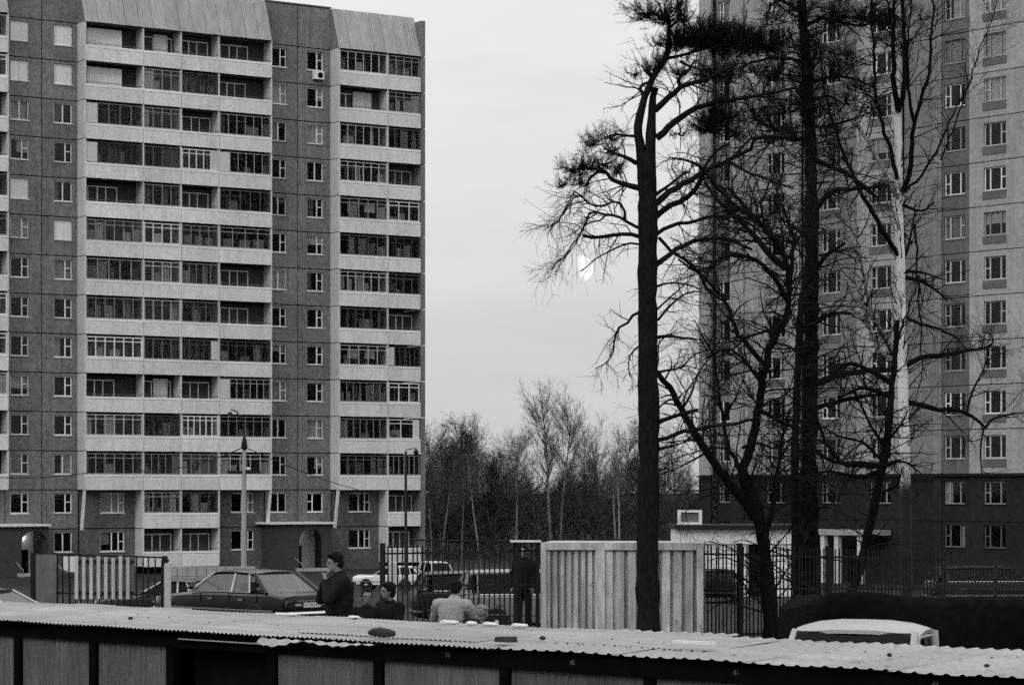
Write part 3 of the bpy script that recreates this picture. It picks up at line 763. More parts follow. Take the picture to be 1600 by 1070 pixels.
G, Gr = spawn(E, Er, 3, (.2, .6), (15, 45), T.rng, K=5, droop=.4, wiggle=.2, rmin=.0018); T.add(G, Gr)
rest = T.limbs[3:]; P, R = T.arr(rest); C, Cr = spawn(P, R, 10, (.25, 1.1), (30, 80), T.rng, wiggle=.4, rmin=.003, rmax=.014, droop=.1); T.add(C, Cr)
D, Dr = spawn(C, Cr, 8, (.15, .45), (30, 70), T.rng, K=4, wiggle=.3, rmin=.003); T.add(D, Dr)
P, R = T.arr(T.limbs[:1]); C, Cr = spawn(P, R, 7, (.25, .9), (60, 90), T.rng, wiggle=.35, rmin=.0035, rmax=.008, tmin=.3, droop=.3); T.add(C, Cr)
D, Dr = spawn(C, Cr, 5, (.1, .3), (30, 70), T.rng, K=4, wiggle=.3, rmin=.003, droop=.2); T.add(D, Dr)
for a in [(1010, 18, 26, 14, 20), (1040, 22, 24, 20, 26), (1064, 20, 18, 18, 20), (1010, 105, 26, 12, 10), (990, 112, 12, 8, 5), (1030, 95, 18, 10, 8), (1058, 60, 26, 16, 30),
          (1088, 58, 28, 24, 46), (1120, 58, 34, 26, 60), (1160, 60, 36, 24, 60), (1200, 66, 34, 20, 44), (1030, 66, 16, 8, 8), (1105, 112, 36, 14, 22), (1140, 118, 26, 16, 18), (1065, 110, 18, 10, 8),
          (1110, 190, 26, 22, 46), (1138, 178, 24, 16, 24), (1150, 205, 20, 12, 14), (1058, 205, 14, 6, 5), (930, 222, 20, 8, 9), (950, 212, 24, 6, 9), (915, 258, 24, 8, 14), (890, 262, 18, 6, 9), (945, 252, 20, 8, 9), (965, 262, 10, 8, 8), (905, 280, 16, 9, 8), (880, 284, 10, 8, 5), (955, 232, 18, 8, 8)]:
    T.pad(a[0], a[1], a[2] * 1.12, a[3] * 1.12, n=int(a[4] * 1.35))
T.finish()

# leaning bare tree with crossing limbs between the two pines
T = Tree('bare_tree', 'bare leaning tree with dense crossing limbs between the two pines', 'tree', 1204, 46, 12)
T.trunk([(1206, 1020), (1204, 960), (1196, 870), (1184, 800), (1168, 760), (1160, 737)], 13.5, 8, 'bark_dark', sides=12)
L = [([(1180, 808), (1158, 776), (1135, 748), (1105, 706), (1085, 675), (1066, 640), (1048, 606), (1032, 588), (1020, 575)], 9, 4, -1.2), ([(1160, 740), (1172, 700), (1185, 640), (1192, 590), (1205, 540), (1226, 500), (1234, 460), (1228, 410), (1205, 370), (1170, 330), (1140, 295)], 8, 3, .8),
     ([(1160, 740), (1145, 712), (1135, 690), (1130, 655), (1122, 610), (1118, 560)], 4.5, 1.5, .6), ([(1228, 420), (1205, 400), (1180, 370), (1150, 340), (1120, 310), (1100, 285)], 6, 2, .6), ([(1232, 470), (1200, 420), (1165, 400), (1140, 398), (1110, 415), (1085, 422)], 5, 1.5, -.8),
     ([(1195, 570), (1175, 545), (1150, 520), (1140, 480), (1120, 455), (1090, 425), (1060, 405)], 4.5, 1.5, -1), ([(1185, 640), (1205, 650), (1225, 662), (1245, 668)], 4, 2, .5), ([(1190, 600), (1160, 560), (1130, 545), (1105, 560)], 3.5, 1.2, .9), ([(1226, 500), (1200, 515), (1165, 530), (1130, 555)], 3, 1, -.7),
     ([(1234, 440), (1240, 380), (1226, 330), (1215, 300), (1222, 270)], 4, 1.2, .5), ([(1205, 370), (1190, 330), (1200, 290), (1215, 250)], 3, 1, .9), ([(1150, 340), (1140, 310), (1128, 290)], 3, 1, .4), ([(1170, 330), (1130, 330), (1095, 345)], 2.5, 1, -.5),
     ([(1160, 700), (1180, 690), (1210, 700), (1235, 685)], 2.4, 1, .6), ([(1192, 850), (1205, 800), (1214, 740), (1222, 690), (1235, 640)], 5, 2, .8), ([(1130, 655), (1150, 620), (1165, 585)], 2, .8, -.5), ([(1085, 675), (1070, 690), (1040, 700)], 2, .8, .4), ([(1105, 706), (1080, 720), (1050, 735), (1035, 740)], 2, .8, -.4),
     ([(1066, 640), (1085, 600), (1100, 570), (1125, 545)], 2, .8, .8), ([(1118, 560), (1100, 530), (1085, 500)], 2, .8, .3), ([(1196, 870), (1215, 850), (1240, 820)], 2, .8, -.5), ([(1168, 760), (1140, 770), (1100, 775), (1070, 800)], 2, .7, -.6), ([(1228, 410), (1250, 370), (1268, 330)], 3, 1, .8)]
for p, a, b, z in L: T.limb(p, a, b, z, m='bark_dark')
P, R = T.arr(); C, Cr = spawn(P, R, 10, (.5, 1.9), (30, 80), T.rng, K=8, wiggle=.33, rmin=.004, rmax=.02, tmin=.2); T.add(C, Cr, 4)
D, Dr = spawn(C, Cr, 5.5, (.25, .9), (25, 70), T.rng, K=6, wiggle=.3, rmin=.0032); T.add(D, Dr)
E, Er = spawn(D, Dr, 5.5, (.12, .4), (25, 60), T.rng, K=4, wiggle=.3, rmin=.0028); T.add(E, Er)
T.finish()

# second pine with the dense trunk
T = Tree('pine_tree', 'massive dark-trunked pine with ragged dead limbs, right of the container', 'tree', 1264, 52, 13)
T.trunk([(1266, 1010), (1264, 900), (1264, 750), (1266, 600), (1268, 450), (1268, 300), (1264, 180), (1258, 80), (1252, 0), (1248, -120), (1250, -240)], 17.5, 5, 'bark_dark', sides=14)
T.trunk([(1246, 1010), (1244, 860), (1242, 720), (1246, 600), (1250, 500), (1262, 420)], 8, 5, 'bark_dark', name='stem', sides=9, z0=-.4)
L = [([(1268, 600), (1300, 590), (1345, 580), (1395, 577)], 6, 3.5), ([(1268, 640), (1300, 630), (1345, 620), (1395, 612)], 4.5, 2.5), ([(1266, 510), (1300, 490), (1330, 490)], 4, 2), ([(1270, 430), (1290, 400), (1320, 380)], 5, 2), ([(1268, 330), (1300, 300), (1340, 295), (1390, 290)], 5, 2),
     ([(1268, 250), (1310, 265), (1350, 290), (1372, 310)], 4.5, 2), ([(1266, 220), (1230, 215), (1180, 215), (1150, 240)], 3.5, 1.5), ([(1262, 130), (1300, 120), (1340, 125), (1370, 140)], 3.5, 1.5), ([(1260, 100), (1225, 90), (1180, 95), (1150, 110)], 3.5, 1.5), ([(1256, 40), (1290, 30), (1340, 40), (1380, 30)], 3.5, 1.5),
     ([(1254, 20), (1215, 0), (1200, 20), (1198, 40)], 3, 1.5), ([(1264, 160), (1295, 150), (1320, 165)], 3, 1.2), ([(1266, 200), (1305, 195), (1350, 180)], 3, 1.2), ([(1250, -60), (1300, -80), (1360, -90)], 3, 1.5), ([(1250, -80), (1200, -100), (1140, -90)], 3, 1.5), ([(1250, -160), (1290, -200), (1330, -210)], 3, 1.5), ([(1250, -180), (1210, -220), (1170, -230)], 3, 1.5),
     ([(1266, 700), (1300, 720), (1330, 722), (1375, 725)], 4, 2), ([(1266, 560), (1230, 540), (1205, 535)], 3, 1.2), ([(1268, 380), (1235, 350), (1210, 340)], 3, 1.2), ([(1266, 660), (1235, 655), (1200, 658)], 2.4, 1.2)]
for p, a, b in L: T.limb(p, a, b, m='bark_dark')
P, R = T.arr(); C, Cr = spawn(P, R, 8, (.4, 1.7), (35, 85), T.rng, K=7, wiggle=.4, rmin=.004, rmax=.02, droop=.12); T.add(C, Cr, 4)
D, Dr = spawn(C, Cr, 5.5, (.25, .8), (25, 70), T.rng, K=5, wiggle=.35, rmin=.0032); T.add(D, Dr)
E, Er = spawn(D, Dr, 4.5, (.12, .35), (25, 60), T.rng, K=4, wiggle=.3, rmin=.0028); T.add(E, Er)
P, R = T.arr(T.limbs[:1]); C, Cr = spawn(P, R, 40, (.15, .7), (40, 100), T.rng, K=5, wiggle=.5, rmin=.005, rmax=.014, tmin=.15); T.add(C, Cr)
for a in [(1215, 110, 34, 22, 40), (1180, 105, 30, 16, 26), (1300, 110, 30, 20, 30), (1340, 130, 26, 14, 14), (1270, 90, 24, 30, 40), (1280, 170, 30, 22, 30), (1225, 165, 34, 18, 30), (1180, 175, 28, 18, 26), (1310, 195, 28, 14, 16), (1240, 205, 28, 16, 22), (1195, 215, 30, 12, 18), (1350, 20, 40, 18, 44), (1385, 30, 30, 14, 26),
          (1300, 20, 30, 22, 30), (1215, 20, 28, 18, 16), (1255, 10, 30, 20, 24), (1410, 22, 26, 14, 16), (1320, 75, 26, 14, 12), (1330, 235, 30, 10, 8), (1300, 250, 26, 12, 10), (1440, 25, 20, 10, 8), (1245, 60, 40, 26, 40), (1190, 140, 40, 18, 26), (1255, 140, 30, 30, 34), (1330, 90, 40, 20, 18), (1360, 165, 34, 14, 12), (1290, 215, 36, 16, 18), (1215, 190, 44, 22, 40), (1320, 150, 36, 18, 18), (1390, 60, 30, 16, 12), (1150, 150, 30, 14, 16), (1265, 235, 30, 14, 16),
          (1360, -90, 46, 20, 40), (1300, -90, 40, 24, 40), (1140, -90, 44, 20, 34), (1200, -100, 40, 22, 40), (1330, -210, 40, 22, 34), (1170, -230, 40, 22, 34), (1250, -260, 50, 34, 60)]:
    T.pad(a[0], a[1], a[2] * 1.15, a[3] * 1.15, n=int(a[4] * .85), dens=7)
T.finish()

# birch
def birch_bark():
    m = bpy.data.materials.new('birch_bark'); m.use_nodes = True; n = m.node_tree; N = n.nodes; Lk = n.links; b = N['Principled BSDF']
    tc = N.new('ShaderNodeTexCoord'); mp = N.new('ShaderNodeMapping'); mp.inputs['Scale'].default_value = (2.2, 2.2, 20); Lk.new(tc.outputs['Object'], mp.inputs[0])
    t = N.new('ShaderNodeTexNoise'); t.inputs['Scale'].default_value = 1.6; t.inputs['Detail'].default_value = 6; Lk.new(mp.outputs[0], t.inputs['Vector'])
    cr_ = N.new('ShaderNodeValToRGB'); e = cr_.color_ramp.elements; e[0].position = .30; e[0].color = (.02, .02, .02, 1); e[1].position = .36; e[1].color = (.76, .76, .76, 1)
    Lk.new(t.outputs[0], cr_.inputs[0])
    # old birch: the foot is dark furrowed bark, breaking up into white higher on the stem
    s = N.new('ShaderNodeSeparateXYZ'); Lk.new(tc.outputs['Object'], s.inputs[0])
    t2 = N.new('ShaderNodeTexNoise'); t2.inputs['Scale'].default_value = 2.4; t2.inputs['Detail'].default_value = 5; Lk.new(tc.outputs['Object'], t2.inputs['Vector'])
    ad = N.new('ShaderNodeMath'); ad.operation = 'MULTIPLY_ADD'; ad.inputs[1].default_value = 2.6; Lk.new(t2.outputs[0], ad.inputs[0]); Lk.new(s.outputs[2], ad.inputs[2])
    r = N.new('ShaderNodeMapRange'); r.inputs[1].default_value = 4.25; r.inputs[2].default_value = 5.3; Lk.new(ad.outputs[0], r.inputs[0])
    mxn = N.new('ShaderNodeMix'); mxn.data_type = 'RGBA'; mxn.inputs[6].default_value = (.008, .008, .008, 1)
    Lk.new(r.outputs[0], mxn.inputs[0]); Lk.new(cr_.outputs[0], mxn.inputs[7]); Lk.new(mxn.outputs[2], b.inputs['Base Color']); b.inputs['Roughness'].default_value = .8
    MATS['birch_bark'] = m
birch_bark()
mat('birch_limb', .20, .85, .6, 6, 0, 0, (1, 1, 2))
T = Tree('birch_tree', 'white-barked birch with dark foot, in front of the tower block', 'tree', 1414, 56, 14)
T.trunk([(1416, 1000), (1416, 900), (1415, 760), (1412, 640), (1410, 560), (1407, 420), (1405, 330), (1404, 250), (1402, 165)], 9.8, 6, 'birch_bark', sides=14)
L = [([(1403, 170), (1397, 130), (1396, 80), (1396, 0), (1394, -90)], 5, 1.6, 'bark_dark'), ([(1403, 175), (1412, 140), (1415, 100), (1412, 50), (1410, -20), (1415, -90)], 5, 1.6, 'bark_dark'), ([(1408, 580), (1390, 560), (1370, 538), (1352, 490), (1336, 440), (1325, 400)], 4, 1.5, 'birch_limb'), ([(1408, 576), (1385, 530), (1365, 490), (1350, 440), (1343, 390), (1322, 335), (1296, 300)], 4, 1.2, 'birch_limb'),
     ([(1405, 400), (1385, 370), (1362, 330), (1340, 290), (1318, 240), (1290, 150), (1280, 60)], 4.5, 1.2, 'bark_dark'), ([(1404, 310), (1388, 285), (1372, 250), (1358, 225), (1340, 190), (1325, 120), (1312, 40), (1305, -40)], 4, 1.2, 'birch_limb'), ([(1402, 280), (1390, 230), (1372, 170), (1366, 100), (1362, 20), (1360, -60)], 3.6, 1.2, 'bark_dark'), ([(1408, 300), (1422, 270), (1428, 200), (1440, 150), (1452, 110), (1456, 40), (1460, -40)], 4.5, 1.2, 'bark_dark'),
     ([(1428, 190), (1420, 150), (1418, 80), (1425, 0)], 3, 1, 'bark_dark'), ([(1412, 572), (1440, 560), (1475, 555), (1510, 548), (1535, 545), (1548, 540)], 5, 2, 'bark_dark'), ([(1535, 545), (1552, 535), (1548, 522), (1538, 520)], 2, .8, 'bark_dark'), ([(1410, 432), (1440, 440), (1465, 455), (1480, 470)], 4, 1.2, 'bark_dark'), ([(1410, 425), (1430, 424), (1455, 430), (1470, 436)], 3, 1, 'bark_dark'), ([(1410, 495), (1440, 505), (1470, 515), (1495, 530), (1510, 545)], 3, 1.2, 'bark_dark'),
     ([(1414, 628), (1445, 636), (1475, 640), (1500, 640), (1525, 655), (1540, 668)], 5, 2.2, 'bark_dark'), ([(1540, 668), (1550, 655), (1575, 648), (1600, 645)], 2.5, 1, 'bark_dark'), ([(1538, 665), (1532, 700), (1534, 740)], 2, 1, 'bark_dark'), ([(1510, 645), (1520, 610), (1538, 575), (1545, 548)], 2.4, 1, 'bark_dark'), ([(1405, 420), (1418, 390), (1428, 340), (1430, 320)], 3, 1, 'bark_dark'), ([(1430, 350), (1434, 450), (1440, 530), (1438, 600), (1425, 640)], 1.8, .8, 'bark_dark'),
     ([(1470, 250), (1490, 200), (1515, 130), (1530, 80), (1550, 30), (1560, -10)], 1.5, .7, 'bark_dark'), ([(1415, 300), (1450, 260), (1490, 180), (1520, 120)], 2.4, 1, 'bark_dark'), ([(1410, 320), (1440, 330), (1460, 315)], 3, 1, 'bark_dark')]
for p, a, b, m in L: T.limb(p, a, b, m=m)
P, R = T.arr(); C, Cr = spawn(P, R, 6.5, (.4, 1.7), (25, 70), T.rng, K=7, wiggle=.25, rmin=.005, rmax=.016, up=.05, tmin=.25); T.add(C, Cr, 4)
D, Dr = spawn(C, Cr, 4.4, (.25, .9), (20, 60), T.rng, K=6, wiggle=.25, rmin=.0032, droop=.1); T.add(D, Dr)
E, Er = spawn(D, Dr, 3.2, (.12, .35), (20, 60), T.rng, K=4, wiggle=.25, rmin=.004); T.add(E, Er)
T.finish()

# crooked dark tree between birch and second pine
T = Tree('crooked_tree', 'crooked dark bare tree with hooped low limbs, between the birch and the dark pine', 'tree', 1325, 50, 15)
T.trunk([(1322, 990), (1330, 930), (1345, 880), (1362, 810), (1376, 740), (1386, 690), (1392, 620), (1398, 560), (1402, 500)], 9, 4, 'bark_dark', sides=10)
L = [([(1380, 725), (1350, 728), (1315, 722), (1290, 690), (1275, 645)], 4.5, 2), ([(1385, 700), (1360, 665), (1340, 620), (1330, 600)], 3, 1.2), ([(1380, 720), (1345, 690), (1310, 680), (1285, 665)], 3, 1.2), ([(1378, 730), (1410, 720), (1440, 740)], 3, 1), ([(1376, 735), (1340, 745), (1300, 735), (1270, 745)], 4, 1.8), ([(1370, 770), (1400, 760), (1410, 730)], 2.5, 1), ([(1386, 690), (1410, 660), (1418, 640)], 2.5, 1),
     ([(1395, 600), (1340, 570), (1310, 575), (1285, 600)], 5, 2), ([(1392, 620), (1350, 605), (1315, 620)], 4, 2), ([(1400, 540), (1420, 480), (1440, 420)], 2.4, .8), ([(1398, 560), (1370, 510), (1350, 480)], 2.4, .8)]
for p, a, b in L: T.limb(p, a, b, m='bark_dark')
P, R = T.arr(); C, Cr = spawn(P, R, 8, (.4, 1.5), (30, 80), T.rng, K=7, wiggle=.35, rmin=.005, rmax=.016); T.add(C, Cr, 4)
D, Dr = spawn(C, Cr, 5, (.2, .7), (25, 70), T.rng, K=5, wiggle=.3, rmin=.0032); T.add(D, Dr)
T.finish()

# ------------------------------------------------------------------ the wood behind, between the blocks
def proto(seed, h, kind):
    """a far bare tree as (trunk mesh, crown mesh), foot at the origin"""
    rng = np.random.default_rng(seed)
    z = np.linspace(0, 1, 12); lean = rng.normal(size=2) * .06 * h
    def stem(x, y, top, lx, ly, r):
        return np.stack([x + lx * z ** 1.6 + .1 * np.sin(z * 6 + seed), y + ly * z ** 1.6, top * z], 1), np.linspace(r, r * .25, 12)
    st = [stem(0, 0, h * .9, lean[0], lean[1], .16 if kind != 'birch' else .11)]
    if kind == 'double': st = [stem(0, 0, h * .9, -.9, .2, .17), stem(.9, .3, h * .88, .9, -.2, .15)]
    W = np.array([s[0] for s in st]); R = np.array([s[1] for s in st]); tv, tf = tubes(W, R, 7)
    tm = {'birch': .55, 'double': .5, 'dense': .12, 'loose': .2}[kind]; dn = {'birch': 3.2, 'double': 3.4, 'dense': 5.4, 'loose': 3.8}[kind]
    ln = {'birch': .16, 'double': .36, 'dense': .34, 'loose': .36}[kind]
    A, Ar = spawn(W, R, dn, (h * ln * .6, h * ln * 1.3), (25, 55), rng, K=7, up=.12, wiggle=.22, rmin=.02, rmax=.07, tmin=tm, rfac=.5)
    B, Br = spawn(A, Ar, 3.4, (.7, 2.2), (20, 55), rng, K=5, up=.06, wiggle=.22, rmin=.013, rmax=.03)
    C, Cr = spawn(B, Br, 3.2, (.4, 1.1), (20, 55), rng, K=4, wiggle=.2, rmin=.010 if kind == 'dense' else .007, rmax=.014)
    ps = [tubes(A, Ar, 4), tubes(B, Br, 3), tubes(C, Cr, 3)]
    if kind == 'dense':
        D, Dr = spawn(C, Cr, 2.2, (.3, .8), (20, 55), rng, K=3, wiggle=.2, rmin=.009, rmax=.012); ps.append(tubes(D, Dr, 3))
    cv, cf = join(ps)
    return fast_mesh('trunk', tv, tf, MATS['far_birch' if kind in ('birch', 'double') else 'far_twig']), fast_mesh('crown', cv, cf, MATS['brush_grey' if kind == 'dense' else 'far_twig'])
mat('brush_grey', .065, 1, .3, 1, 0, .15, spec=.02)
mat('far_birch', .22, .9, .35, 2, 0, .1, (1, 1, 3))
PR = {'dense': [proto(s, 12, 'dense') for s in (1, 2, 3)], 'loose': [proto(s, 12, 'loose') for s in (4, 5, 6)], 'birch': [proto(s, 11, 'birch') for s in (7, 8)], 'double': [proto(9, 15.5, 'double')]}
HT = {'dense': 12, 'loose': 12, 'birch': 11, 'double': 15.5}
def far_tree(kind, i, x, Z, ytop, label, group=None, rot=0):
    X = (x - CX) / F * Z; g = ground_z(X, Z); top = CAMZ - (ytop - HY) / F * Z
    o = thing('bare_tree', label, 'tree', (X, Z, g), rot, group); s = (top - g) / HT[kind]; o.scale = (s, s, s)
    t, c = PR[kind][i]; put('trunk', t, o); k = put('crown', c, o); tag(k, kind='stuff')
    return o
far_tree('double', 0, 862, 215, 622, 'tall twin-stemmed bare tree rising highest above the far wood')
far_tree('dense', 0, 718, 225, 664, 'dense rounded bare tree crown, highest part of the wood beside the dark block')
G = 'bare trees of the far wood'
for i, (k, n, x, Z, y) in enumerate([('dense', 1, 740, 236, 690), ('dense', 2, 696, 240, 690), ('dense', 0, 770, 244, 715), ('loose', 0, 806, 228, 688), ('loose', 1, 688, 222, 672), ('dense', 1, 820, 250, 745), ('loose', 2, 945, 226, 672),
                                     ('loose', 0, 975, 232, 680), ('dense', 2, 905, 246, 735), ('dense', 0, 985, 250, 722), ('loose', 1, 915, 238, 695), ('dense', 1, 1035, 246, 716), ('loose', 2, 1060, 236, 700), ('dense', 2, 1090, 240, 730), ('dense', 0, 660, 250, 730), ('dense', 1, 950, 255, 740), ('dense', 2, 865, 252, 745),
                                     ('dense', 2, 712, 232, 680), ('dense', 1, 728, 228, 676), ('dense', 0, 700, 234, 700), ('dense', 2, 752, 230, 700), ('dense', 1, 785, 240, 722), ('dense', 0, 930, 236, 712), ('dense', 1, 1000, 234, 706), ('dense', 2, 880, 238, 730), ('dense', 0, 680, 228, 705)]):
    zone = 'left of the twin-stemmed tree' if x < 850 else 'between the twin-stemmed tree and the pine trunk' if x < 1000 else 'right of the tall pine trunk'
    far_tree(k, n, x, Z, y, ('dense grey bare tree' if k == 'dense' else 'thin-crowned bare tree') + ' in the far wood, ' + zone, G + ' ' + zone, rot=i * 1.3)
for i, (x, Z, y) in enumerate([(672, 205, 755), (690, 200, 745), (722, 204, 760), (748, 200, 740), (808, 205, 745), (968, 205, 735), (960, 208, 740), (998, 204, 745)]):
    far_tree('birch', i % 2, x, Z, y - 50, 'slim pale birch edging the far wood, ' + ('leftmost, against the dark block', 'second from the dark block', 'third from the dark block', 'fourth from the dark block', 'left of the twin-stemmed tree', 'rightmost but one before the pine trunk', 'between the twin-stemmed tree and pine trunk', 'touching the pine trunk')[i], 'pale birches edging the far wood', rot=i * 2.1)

def undergrowth():
    rng = np.random.default_rng(77); n = 26000
    x = rng.uniform(-45, 55, n); y = rng.uniform(212, 262, n); g = -2.1 * np.ones(n)
    b = np.stack([x, y, g + rng.uniform(0, 1, n) ** .8 * (5.2 + 1.2 * np.sin(x * .35) + .7 * np.sin(x * .9 + 1))], 1); t = np.linspace(0, 1, 4)
    d = unit(rng.normal(size=(n, 3)) * np.array([.6, .6, .4]) + np.array([0, 0, .7])); l = rng.uniform(.8, 2.6, n)
    P = b[:, None] + d[:, None] * (t[None, :, None] * l[:, None, None]) + rng.normal(size=(n, 4, 3)) * .12
    R = np.linspace(.035, .012, 4)[None] * np.ones((n, 1)); v, f = tubes(P, R, 3)
    o = put('far_undergrowth', fast_mesh('far_undergrowth', v, f, MATS['brush'])); tag(o, 'dark tangle of brush under the far bare trees', 'brush', kind='stuff')
undergrowth()

# ------------------------------------------------------------------ market shed in the foreground
def shed():
    A = Vector((-7.5, 36.7)); B = Vector((5.1, 25.2)); d = (B - A).normalized(); rz = math.atan2(d.y, d.x)
    R = thing('market_shed', 'long low row of market stalls with corrugated roof across the foreground', 'shed', (A.x, A.y, 0), rz)
    EZ, BZ, D = 2.1, 2.2, 2.25; X0, X1 = -3.0, 20.5
    rng = random.Random(4)
    # roof sheets: fine wave on the left half, wider trapezoid profile on the right half
    def sheet(x0, x1, pitch, amp, trap, zo, yo=0, m='roof_sheet', name='roof_sheet', y0=0., y1=D + .15):
        n = int(round((x1 - x0) / pitch)); per = 8 if not trap else 8; rows = []
        prof = [0, .7, 1, .7, 0, -.7, -1, -.7] if not trap else [-1, -1, -1, -1, -1, .2, 1, .2]
        tl = rng.uniform(-.004, .004)
        for j in range(5):
            y = y0 + (y1 - y0) * j / 4; row = []
            for i in range(n * per + 1):
                x = x0 + (x1 - x0) * i / (n * per)
                row.append((x, y + yo + (rng.uniform(-.01, .01) if j == 0 else 0), EZ + (BZ - EZ) * y / D + amp * prof[i % per] + zo + tl * j + .004 * math.sin(x * 3 + j)))
            rows.append(row)
        o = MB().grid(rows).build(name, MATS[m], R, smooth=40); return o
    x = X0; i = 0
    while x < 9.6:
        w_ = .083 * 11; sheet(x, x + w_ + .02, .083, .011, False, .004 * (i % 2), rng.uniform(-.03, .03) - (.05 if x < 5.4 else 0)); x += w_; i += 1
    while x < X1:
        w_ = .19 * 5; sheet(x, x + w_ + .02, .19, .0105, True, .012 + .005 * (i % 2), rng.uniform(-.02, .02), 'roof_sheet_b'); x += w_; i += 1
    # a second layer of loose sheets with a lifted edge
    sheet(6.05, 9.2, .083, .010, False, .035, .34, y1=1.25)
    o = sheet(10.1, 12.6, .083, .010, False, .05, .75, 'roof_sheet_b', y1=1.3)
    # torn bright flashing under the eave
    rows = []
    for k in range(3):
        rows.append([(5.75 + i * .06, -.06 - .03 * k + .02 * math.sin(i * .9), EZ - .03 - .032 * k * (1.0 + .7 * math.sin(i * .31)) * max(.25, 1 - i / 44) + .012 * math.sin(i * 1.7 + k)) for i in range(38)])
    MB().grid(rows).build('torn_flashing', MATS['concrete'], R)
    MB().box(4.0, 5.7, .02, .05, EZ - .125, EZ - .11).build('gutter_strip', MATS['concrete'], R)
    # structure
    MB().box(X0, X1, .10, .16, EZ - .24, EZ - .03).build('fascia_board', MATS['fascia'], R)
    MB().box(X0, X1, .26, D, EZ - .27, EZ - .22).build('ceiling_board', MATS['shed_dark'], R)
    MB().box(X0, X1, D, D + .08, -.3, BZ - .05).build('back_wall', MATS['shed_dark'], R)
    MB().box(X0, X1, .9, .95, -.3, EZ - .25).build('inner_wall', MATS['shed_dark'], R)
    for xx in (X0, X1): MB().box(xx - .05, xx, .15, D, -.3, EZ - .03).build('end_wall', MATS['shed_dark'], R)
    posts = [-1.55, .27, 2.03, 3.72, 5.78, 7.76, 9.92, 12.16, 14.6, 17.1, 19.6]
    for i, xp in enumerate(posts):
        MB().box(xp - .075, xp + .075, .11, .24, -.3, EZ - .24).build('post', MATS['fascia'], R)
        if i + 1 < len(posts) and not (3.7 < xp < 3.8):
            # ribbed shutter panel of each stall
            a, c = xp + .075, posts[i + 1] - .075; n = max(8, int((c - a) / .11)); row0, row1 = [], []
            for k in range(n * 4 + 1):
                xx = a + (c - a) * k / (n * 4); yy = .17 + (.016 if k % 4 in (1, 2) else 0)
                row0.append((xx, yy, -.28)); row1.append((xx, yy, EZ - .22))
            MB().grid([row0, row1]).build('shutter', MATS['shed_panel'], R)
        elif i + 1 < len(posts):
            MB().box(xp + .075, posts[i + 1] - .075, .5, .55, -.3, EZ - .22).build('shutter', MATS['shed_dark'], R)
    lv = MB(); lr = random.Random(8)
    for k in range(70):
        xx = lr.uniform(X0, X1); yy = lr.random() ** .7 * 2.2; zz = EZ + (BZ - EZ) * yy / D + .035; a = lr.uniform(0, 3.1); l = lr.uniform(.006, .022); lv.tube([(xx - l * math.cos(a), yy - l * math.sin(a), zz), (xx + l * math.cos(a), yy + l * math.sin(a), zz + .004)], lr.uniform(.003, .007), 4)
    tag(lv.build('leaf_litter', MATS['brick_dark'], R), kind='stuff')
    # stall numbers on the fascia
    for s, xc in (('39', 9.0), ('40', 11.02), ('41', 13.42), ('42', 16.0)):
        m = text_mesh('stall_number', s, .085, MATS['number']); o = put('stall_number', m, R, (xc, .095, EZ - .12)); o.rotation_euler = (math.pi / 2, 0, 0)
    # things lying on the roof
    def on_roof(name, label, cat, xx, yy, mb, m, rzz=0, zo=.0, smooth=None):
        q = R.matrix_basis @ Vector((xx, yy, EZ + (BZ - EZ) * yy / D + .03 + zo)); o = mb.build(name, MATS[m], None, q, rz + rzz, smooth=smooth); return tag(o, label, cat)
    R.matrix_basis = Matrix.Translation((A.x, A.y, 0)) @ Matrix.Rotation(rz, 4, 'Z')
    b = MB()
    b.tube([(-.2, 0, .05), (-.14, .01, .06), (0, 0, .065), (.1, 0, .06), (.2, .02, .05)], [.03, .05, .06, .055, .035], 9)
    on_roof('log', 'short dark log weighing down the roof edge near the torn flashing', 'log', 7.78, .16, b, 'brick_dark', .1, .01, 50)
    b = MB().hexa([(-.14, -.06, 0), (.13, -.065, 0), (.14, .06, 0), (-.13, .05, 0), (-.12, -.055, .06), (.12, -.05, .065), (.125, .05, .07), (-.12, .05, .06)])
    on_roof('brick', 'dark brick lying on the front of the corrugated roof', 'brick', 9.78, .3, b, 'brick_dark', .05, .02)
    for k, (xx, yy, sz) in enumerate([(10.0, .72, .035), (2.4, .5, .03), (14.9, .9, .03), (17.2, .7, .03), (16.4, .45, .025), (19, .5, .03)]):
        b = MB().ball((0, 0, sz * .7), (sz * 1.3, sz, sz * .8), 7, 5); o = on_roof('stone', 'small dark stone on the corrugated roof ' + ('right of the dark brick', 'near its left end, below the slat screen', 'in front of the white truck', 'right of the white truck', 'below the right side of the truck', 'at the right edge of the picture')[k], 'stone', xx, yy, b, 'brick_dark', k, .015); o['group'] = 'stones on the corrugated roof'
    ws = [(3.92, 2.2, .16, 'small pale wooden scrap at the rear roof edge below the sedan'), (5.17, 2.2, .15, 'little white scrap at the rear roof edge beside the standing man'), (7.01, 2.2, .26, 'white board at the rear roof edge below the pale jacket'),
          (7.42, 2.2, .13, 'white block at the rear roof edge below the headscarf'), (7.76, 2.2, .2, 'white board at the rear roof edge left of the iron railing post'), (8.28, 2.2, .22, 'white board at the rear roof edge beside the container')]
    for xx, yy, l, lab in ws:
        b = MB().hexa([(-l / 2, -.05, 0), (l / 2, -.05, 0), (l / 2, .05, 0), (-l / 2, .05, 0), (-l / 2 + .02, -.045, .026), (l / 2 - .03, -.045, .02), (l / 2 - .02, .045, .024), (-l / 2, .05, .03)])
        on_roof('board_scrap', lab, 'board', xx, yy, b, 'wood_white', .1, .0)
